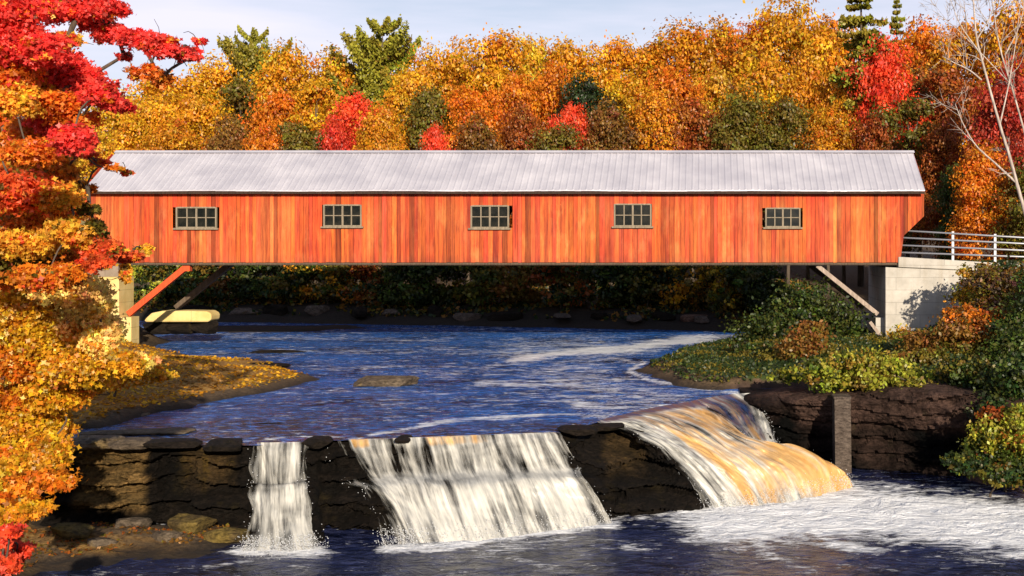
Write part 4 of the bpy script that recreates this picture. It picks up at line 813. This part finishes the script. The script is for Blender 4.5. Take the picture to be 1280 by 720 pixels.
# left: big maple reaching in from outside the frame, and the bushes at its foot
A = []
for a in [(15, 12, 38, 20), (60, 10, 40, 16), (105, 12, 34, 15), (138, 10, 22, 12), (118, 28, 22, 12), (140, 42, 26, 10), (172, 48, 26, 12), (198, 57, 24, 12), (222, 63, 18, 10), (243, 70, 10, 9, 0), (248, 52, 8, 4), (20, 45, 38, 22), (55, 62, 32, 20), (80, 85, 30, 20), (105, 100, 26, 18), (125, 118, 26, 16), (148, 132, 20, 8), (85, 48, 18, 8, 2),
          (180, 90, 20, 10, 1), (200, 100, 14, 10, 1), (60, 110, 34, 18, 1), (20, 85, 30, 22, 1), (70, 150, 34, 18, 0), (90, 175, 26, 18, 0), (20, 125, 30, 22, 2), (45, 165, 30, 20, 1), (155, 70, 10, 6), (35, 95, 34, 16, 2), (10, 60, 30, 20, 0), (70, 130, 34, 16, 1), (100, 150, 24, 12, 1), (35, 190, 36, 16, 1), (0, 30, 30, 20, 0), (115, 178, 12, 6, 0)]:
    A.append(a if len(a) > 4 else a+(0,))
trunk_base = np.array((-17.6, 21.5, 0)); trunk_base[2] = hz(trunk_base[0], trunk_base[1])-.1
A = [(*a, random.uniform(-1.6, 1.6)) for a in A]
A2 = [(10, 200, 40, 24, 1), (55, 205, 34, 20, 2), (78, 215, 22, 14, 1), (20, 240, 44, 24, 0), (72, 245, 30, 16, 2), (40, 285, 50, 22, 1), (92, 290, 32, 16, 2), (116, 283, 14, 9, 3), (128, 312, 24, 14, 0), (160, 322, 16, 8, 0), (180, 312, 12, 6, 2), (20, 325, 44, 18, 3), (75, 325, 34, 18, 1), (0, 160, 26, 26, 1), (118, 330, 20, 9, 0), (60, 265, 44, 16, 1), (30, 305, 44, 16, 2), (76, 192, 24, 12, 1), (92, 188, 14, 6, 0), (108, 195, 12, 5, 0), (124, 203, 12, 4, 0), (142, 211, 12, 4, 1), (158, 216, 8, 3, 0), (106, 236, 12, 9, 1), (112, 262, 12, 9, 3), (120, 292, 14, 8, 3), (106, 310, 16, 9, 1), (60, 345, 44, 14, 1), (10, 270, 30, 20, 1), (65, 232, 36, 14, 2), (10, 345, 30, 16, 1), (158, 340, 6, 12, 2)]
A2 = [(*a, random.uniform(-1.5, 1.5)) for a in A2]
def limb_tree_at(root, bl, r0, top):
    pts = spline([(0, 0, 0), (.15, .1, top*.35), (-.1, 0, top*.7), (.1, .1, top)], 12)
    mb = grow_limbs([np.array(b[:3])-root for b in bl], pts, r0); mb.tube(pts, np.linspace(r0, r0*.3, 12), 9); return mb
def big_tree(name, label, spots, d, nleaf, ls, cols_, base, top, r0):
    bl = []; ix = []
    for q in spots:
        dd = d+q[5]; c = WD(q[0], q[1], dd); s = dd/FP; bl.append((*c, q[2]*s, q[2]*s*.7, q[3]*s, 1)); ix.append(q[4])
    C, ci, bi, nr, nc = clumpy(bl, nleaf, .26, .35); P_ = np.array([CN[c] if isinstance(c, str) else c for c in cols_]); ix = np.array(ix)
    pick = np.where(rng.random(nc)[ci] < .14, rng.integers(0, len(P_), nc)[ci], ix[bi])
    v, f, cc = leaves(C, rng.uniform(.6, 1.35, len(C))*ls, P_[pick]*var(ci, nc, .18, .2, .16), 8, nr*.4, .5)
    root = empty(name, base); tag(root, label, 'tree'); link('crown', np_mesh('crown', v-base, f, False, {'col': cc}), NLEAF, root)
    limb_tree_at(base, bl, r0, top).build('trunk', BARK, root, True); return root
big_tree('maple_tree', 'scarlet maple reaching its branches in from the top left corner over the roof', A, 21.5, 76000, .09, [(.85, .07, .055), (.78, .20, .02), (.80, .42, .04)], trunk_base, 11.5, .26)
b2 = np.array((-19.2, 24.5, 0)); b2[2] = hz(b2[0], b2[1])-.1
big_tree('maple_tree', 'orange maple with olive and red patches covering the left end of the bridge', A2, 24.5, 80000, .10, [(.76, .12, .03), (.78, .25, .02), (.80, .42, .04), 'olive'], b2, 7.6, .2)
shrub('shrub', 'golden yellow bush glowing in front of the left abutment', [(104, 365, 26, 20, 0), (118, 380, 20, 18, 0), (80, 360, 34, 22, 0), (40, 375, 44, 26, 1), (110, 410, 36, 24, 0), (130, 425, 20, 20, 0), (60, 420, 44, 26, 1), (10, 400, 34, 28, 1), (150, 455, 30, 14, 1), (100, 460, 44, 20, 1), (20, 450, 44, 24, 2), (178, 452, 18, 10, 0)], 27, 46000, .11, ['glow', 'golden', 'orange'], 8, depth=.9, base=(-16.8, 27, hz(-16.8, 27)-.05))
shrub('shrub', 'orange bush hanging over the left bank above the scarlet shrub', [(20, 495, 46, 24, 1), (70, 490, 36, 22, 0), (95, 480, 30, 16, 0), (20, 535, 46, 22, 0), (55, 560, 30, 18, 0), (20, 580, 36, 22, 1), (60, 600, 34, 12, 1, -3.6), (80, 602, 14, 8, 1, -3.6), (15, 620, 32, 18, 1, -4), (45, 635, 18, 10, 0, -4.2), (15, 590, 34, 16, 0, -3), (60, 575, 26, 14, 0, -2.5), (20, 645, 22, 12, 2, -4.5), (65, 530, 28, 16, 0)], 28.5, 40000, .12, ['golden', 'orange', 'amber'], 8, depth=.6, base=(-17.4, 28.5, hz(-17.4, 28.5)-.05))
shrub('shrub', 'small scarlet shrub in the bottom left corner', [(8, 672, 18, 12), (20, 690, 14, 12), (5, 708, 18, 12), (12, 665, 12, 8)], 21, 2600, .12, ['scarlet', 'red'], 8, depth=.9)
shrub('shrub', 'low yellow bush spilling over the golden bank below the left abutment', [(150, 470, 36, 12), (185, 462, 22, 8), (110, 480, 34, 14), (60, 500, 36, 14), (200, 470, 20, 6)], 40, 5000, .13, ['golden', 'yellow', 'amber'], 4, depth=1.2)

# right bank shrubs
RS = [
 ('dense dark green bush filling the corner behind the grey brace', [(985, 405, 40, 26), (950, 415, 30, 20), (1010, 380, 34, 26), (1045, 410, 30, 26), (975, 440, 30, 14)], 61, 5000, .17, ['dark', 'green', 'green']),
 ('brown and green bush in front of the dark corner bush', [(1000, 430, 26, 16, 1), (1025, 445, 28, 14, 0), (980, 448, 24, 10, 0), (1015, 412, 16, 10, 1)], 50, 2600, .15, ['olive', 'brown', 'green']),
 ('low green bush at the tip of the right bank', [(940, 440, 20, 9), (965, 452, 24, 9), (925, 432, 12, 6)], 54, 1500, .14, ['green', 'dark', 'olive']),
 ('lime leaved shrub spreading over the red rock shelf', [(1025, 462, 26, 11), (1060, 465, 28, 12), (1095, 455, 26, 13), (1060, 450, 20, 10), (990, 470, 26, 7), (1035, 478, 22, 8)], 42.4, 3200, .15, ['lime', 'lime', 'green']),
 ('bright lime shrub hanging over the reddish outcrop', [(1090, 478, 26, 11), (1125, 475, 28, 14), (1150, 485, 20, 10), (1110, 462, 20, 9), (1175, 478, 20, 10)], 41.6, 3400, .15, ['lime', 'lime', 'olive']),
 ('yellow sprig shrub at the foot of the right abutment', [(1125, 418, 13, 8), (1140, 428, 15, 8), (1112, 432, 12, 6)], 57, 900, .15, ['yellow', 'lime']),
 ('slender yellow green shrub climbing the abutment wall', [(1208, 352, 13, 12), (1218, 375, 15, 14), (1200, 372, 12, 8), (1205, 338, 8, 6)], 56, 1500, .15, ['lime', 'yellow', 'olive']),
 ('brown and olive bush against the lower abutment wall', [(1160, 430, 26, 14, 1), (1190, 415, 24, 14, 1), (1180, 450, 28, 14, 0), (1205, 440, 24, 14, 0), (1150, 450, 24, 10, 0), (1130, 450, 20, 10, 0)], 47, 4200, .15, ['olive', 'brown', 'green']),
 ('rust red bush on the slope below the guard rail', [(1215, 410, 26, 20), (1232, 425, 22, 16), (1200, 395, 18, 10), (1245, 400, 16, 14)], 48, 3400, .15, ['rust', 'brown', 'orange']),
 ('purplish brown bush below the guard rail post', [(1245, 355, 26, 16), (1262, 375, 24, 16), (1240, 385, 20, 10)], 55, 2400, .16, ['brown', (.12, .07, .05), 'olive']),
 ('tall dark green bush at the right edge below the rail', [(1285, 400, 34, 34), (1275, 440, 30, 24), (1262, 420, 22, 18), (1300, 360, 26, 26), (1240, 450, 26, 18)], 46, 4200, .15, ['green', 'dark', 'green']),
 ('dark green bush overhanging the outcrop at right', [(1195, 480, 26, 16), (1225, 475, 26, 18), (1215, 505, 22, 12), (1180, 500, 14, 8), (1205, 462, 24, 14)], 41, 3400, .14, ['dark', 'green', 'olive']),
 ('black green thicket between the outcrop and the right edge', [(1255, 490, 28, 22), (1275, 465, 24, 18), (1240, 515, 22, 14), (1290, 500, 24, 24)], 39.2, 3200, .14, ['dark', 'dark', 'green']),
 ('lime and green shrub near the water at the right edge', [(1240, 540, 22, 16, 0), (1265, 550, 24, 20, 0), (1285, 530, 20, 22, 0), (1225, 560, 16, 12, 1), (1262, 575, 24, 12, 1), (1245, 520, 18, 8, 2)], 37.4, 4200, .13, ['lime', 'green', 'rust']),
 ('ragged dark shrub at the water line below the lime shrub', [(1215, 580, 20, 10), (1245, 592, 20, 9), (1280, 595, 24, 10), (1195, 575, 12, 6)], 37, 2000, .13, ['dark', 'green', 'olive']),
 ('tangle of olive and brown stems below the guard rail at the right edge', [(1240, 340, 26, 12), (1270, 345, 26, 14), (1290, 380, 26, 20), (1255, 365, 20, 12)], 57, 4000, .16, ['olive', 'brown', 'dark'])]
for lab, sp, d, n, ls, cs in RS: shrub('shrub', lab, sp, d, int(n*1.9), ls, cs, group='shrubs on the right bank', depth=.9, grow=1.25)

# bare birch
def bare_tree(name, label, strokes, d, mat, tw, base=None):
    pts0 = [WD(p[0], p[1], d) for p in strokes[0][0]]; root = empty(name, pts0[0]); tag(root, label, 'tree'); o0 = np.array(pts0[0]); mb = MB()
    for pts, r0, r1 in strokes:
        q = np.array([WD(p[0], p[1], d+(i*.25 if pts is not strokes[0][0] else 0)) for i, p in enumerate(pts)])-o0; s = spline(q, 14); rr = np.linspace(r0, r1, 14); mb.tube(s, rr, 7)
        for _ in range(tw):
            i = random.randint(4, 13); st = s[i]; dr = rng.normal(size=3)*(1, 1, .4)+np.array((0, 0, 1.1)); dr /= np.linalg.norm(dr); ln = random.uniform(.8, 2.2)
            e = st+dr*ln; m_ = (st+e)/2+rng.normal(size=3)*.12; mb.tube(spline([st, m_, e], 6), np.linspace(min(.028, rr[i]*.5), .008, 6), 4)
            for _k in range(4):
                a = st+(e-st)*random.uniform(.3, .9); e2 = a+(dr+rng.normal(size=3)*.5)*ln*.35; mb.tube([a, (a+e2)/2+rng.normal(size=3)*.04, e2], [.012, .009, .005], 4)
    mb.build('trunk', mat, root, True)
bare_tree('birch_tree', 'leafless birch with pale curving trunk standing before the red maples at right', [
    ([(1302, 345), (1284, 275), (1272, 233), (1262, 195), (1247, 147), (1227, 73), (1220, 43), (1216, -10), (1214, -40)], .12, .03), ([(1227, 100), (1212, 88), (1190, 77), (1178, 70)], .05, .018), ([(1272, 230), (1245, 205), (1220, 182), (1204, 155), (1194, 130)], .07, .018),
    ([(1221, 50), (1240, 15), (1250, -30)], .05, .015), ([(1224, 65), (1200, 30), (1185, -10)], .045, .012), ([(1250, 155), (1262, 100), (1270, 50), (1276, 0)], .05, .015)], 66, BIRCH, 9)
bare_tree('bare_sapling', 'thin leafless sapling poking above the skyline at far right', [([(1290, 200), (1268, 120), (1250, 60), (1240, 0)], .07, .03), ([(1256, 70), (1275, 30), (1282, -10)], .04, .012), ([(1268, 110), (1200, 40), (1165, 12)], .035, .01), ([(1245, 40), (1222, 10), (1205, -14)], .03, .01)], 72, BIRCH, 12)

# trees of the right bank outside the frame that shade it
for i, (x, y, H, Wd, c, l) in enumerate([(22.5, 36, 9, 10, 'green', 'big green tree on the right bank beside the river, outside the frame'), (26, 27, 11, 10, 'olive', 'tall olive tree farther down the right bank, outside the frame')]):
    cm, tm, H0, W0 = PROTO['r'][i]; o = empty('shade_tree', (x, y, hz(x, y)-.2)); tag(o, l, 'tree')
    for nm, me in (('trunk', tm), ('crown', cm)):
        q = bpy.data.objects.new(nm, me); col.objects.link(q); q.parent = o; q.scale = (Wd/W0, Wd/W0, H/H0)
        if nm == 'crown': q.color = (*CN[c], 1)

# fallen leaves on the left bank, low growth on the right bank
def scatter(name, label, n, x0, x1, y0, y1, test, ls, pal, up, lift):
    Pn = np.c_[rng.uniform(x0, x1, n), rng.uniform(y0, y1, n)]; z, du, dl = height(Pn); ok = test(Pn, z, du, dl); Pn = Pn[ok]; z = z[ok]
    C = np.c_[Pn, z+rng.random(len(z))*lift]; P_ = np.array([CN[k] for k in pal]); cl = fbm(Pn, .6, 3, 71); pick = np.clip(((cl+.5+rng.normal(size=len(z))*.25)*len(P_)).astype(int), 0, len(P_)-1)
    c = P_[pick]*np.clip(1+.25*rng.normal(size=(len(z), 1)), .4, 1.7); v, f, cc = leaves(C, rng.uniform(.6, 1.5, len(z))*ls, c, 4, None, up)
    o = link(name, np_mesh(name, v, f, False, {'col': cc}), LEAF); tag(o, label, name.replace('_', ' '), kind='stuff')
scatter('fallen_leaves', 'golden fallen leaves littering the left bank', 26000, -34, -11, 34.5, 60, lambda P_, z, du, dl: (du > .1) & (dl > .3) & (fbm(P_, .5, 3, 72) > -.25), .15, ['brown', 'amber', 'golden', 'yellow'], 2.5, .05)
scatter('fallen_leaves', 'brown leaves and moss on the gravel below the ledge', 5000, -18, -11.4, 26, 33, lambda P_, z, du, dl: (z > -2.12) & (fbm(P_, .9, 3, 73) > -.1), .11, ['brown', 'olive', 'rust', 'brown'], 2, .04)
scatter('ground_cover', 'low green growth covering the right bank top', 42000, -3, 18, 40, 66, lambda P_, z, du, dl: (du > .12) & (z > .1) & (P_[:, 1] < 65), .13, ['dark', 'green', 'dark', 'dark', 'olive'], .3, .16)

rock0 = None
for i in range(14):
    px = 250+i*49+random.uniform(-10, 10); d = np.interp(px, [200, 640, 930], [84.5, 78.6, 74.3])+random.uniform(0, .8); x = (px-PX)*d/FP; z = hz(x, d)
    if i < 4: rock0 = boulder('bank_stone', (x, d, z+.1), (random.uniform(.6, 1.2), .5, random.uniform(.25, .55)), [ROCK, POSTM][i % 2], 'one of the rough brown stones strewn along the shaded far shore', 200+i, sub=3, cat='stone', group='stones along the far shore'); P0 = (bank_p := (bank_p if i else [])+[rock0])
    else:
        q = P0[i % 4].copy(); col.objects.link(q); q.location = (x, d, z+.1); q.rotation_euler = (0, 0, random.random()*6); q.scale = (random.uniform(.5, 1.3), 1, random.uniform(.5, 1.1))
    (q if i > 3 else rock0)['label'] = f'dark low stone on the shaded far shore, number {i} ' if 0 else ['dark rock at the far shore '+p for p in ('right of the yellow slab', 'between the first and second windows', 'left of a point below the second window', 'directly below the second window', 'right of the second window', 'midway to the third window', 'just left of the third window', 'directly below the third window', 'right of the third window', 'midway between third and fourth windows', 'left of the fourth window', 'directly below the fourth window', 'right of the fourth window', 'nearest the white current at right')][i]
def hzv(P_): return height(P_)[0]
scatter('leaf_litter', 'dark leaf litter on the shaded far bank', 26000, -44, 8, 74, 92, lambda P_, z, du, dl: (du > 1.0) & (z > .2) & (fbm(P_, .5, 3, 75) > -.2), .3, ['dark', 'brown', 'olive', 'dark'], 1.0, .25)
# flying drops and froth where the falls break
m = M_('spray_drops'); SPR = m.done(m.bsdf((.66, .68, .72), .5, None, .5))
Cs = []
for G, n0, e0 in ((FA, 0, 0), (FB, 0, 0), (FC, 0, 0), (FD, 0, 0)):
    me = G.data; co = np.empty(len(me.vertices)*3, np.float32); me.vertices.foreach_get('co', co); co = co.reshape(-1, 3); n = len(co)
    ns = {id(FA): 80, id(FB): 260, id(FC): 260, id(FD): 110}[id(G)]; g = co.reshape(-1, ns, 3); nt2 = g.shape[0]
    foot = g[-nt2//9:].reshape(-1, 3) if G is not FD else g[nt2//3:, -20:].reshape(-1, 3)
    for src, k, sp in ((foot, 1800 if G is not FD else 150, (.12, .25, .07)), (g[nt2//5:, :5].reshape(-1, 3), 35, (.06, .06, .08)), (g[nt2//5:, -5:].reshape(-1, 3), 35, (.06, .06, .08))):
        q = src[rng.integers(0, len(src), k)]; Cs.append(q+rng.normal(size=(k, 3))*sp+np.array((0, -.08, .05)))
C = np.concatenate(Cs); C[:, 2] = np.maximum(C[:, 2], -2.18); T4 = np.array([(1, 1, 1), (1, -1, -1), (-1, 1, -1), (-1, -1, 1)])*.5
sz = rng.uniform(.006, .024, len(C)); v = (C[:, None, :]+sz[:, None, None]*T4[None]).reshape(-1, 3); f = np.concatenate([np.arange(len(C))[:, None]*4+np.array(t)[None] for t in ((0, 1, 2), (0, 3, 1), (0, 2, 3), (1, 3, 2))])
tag(link('spray', np_mesh('spray', v, f, True), SPR), 'white spray flying off the falls and their feet', 'spray', kind='stuff')
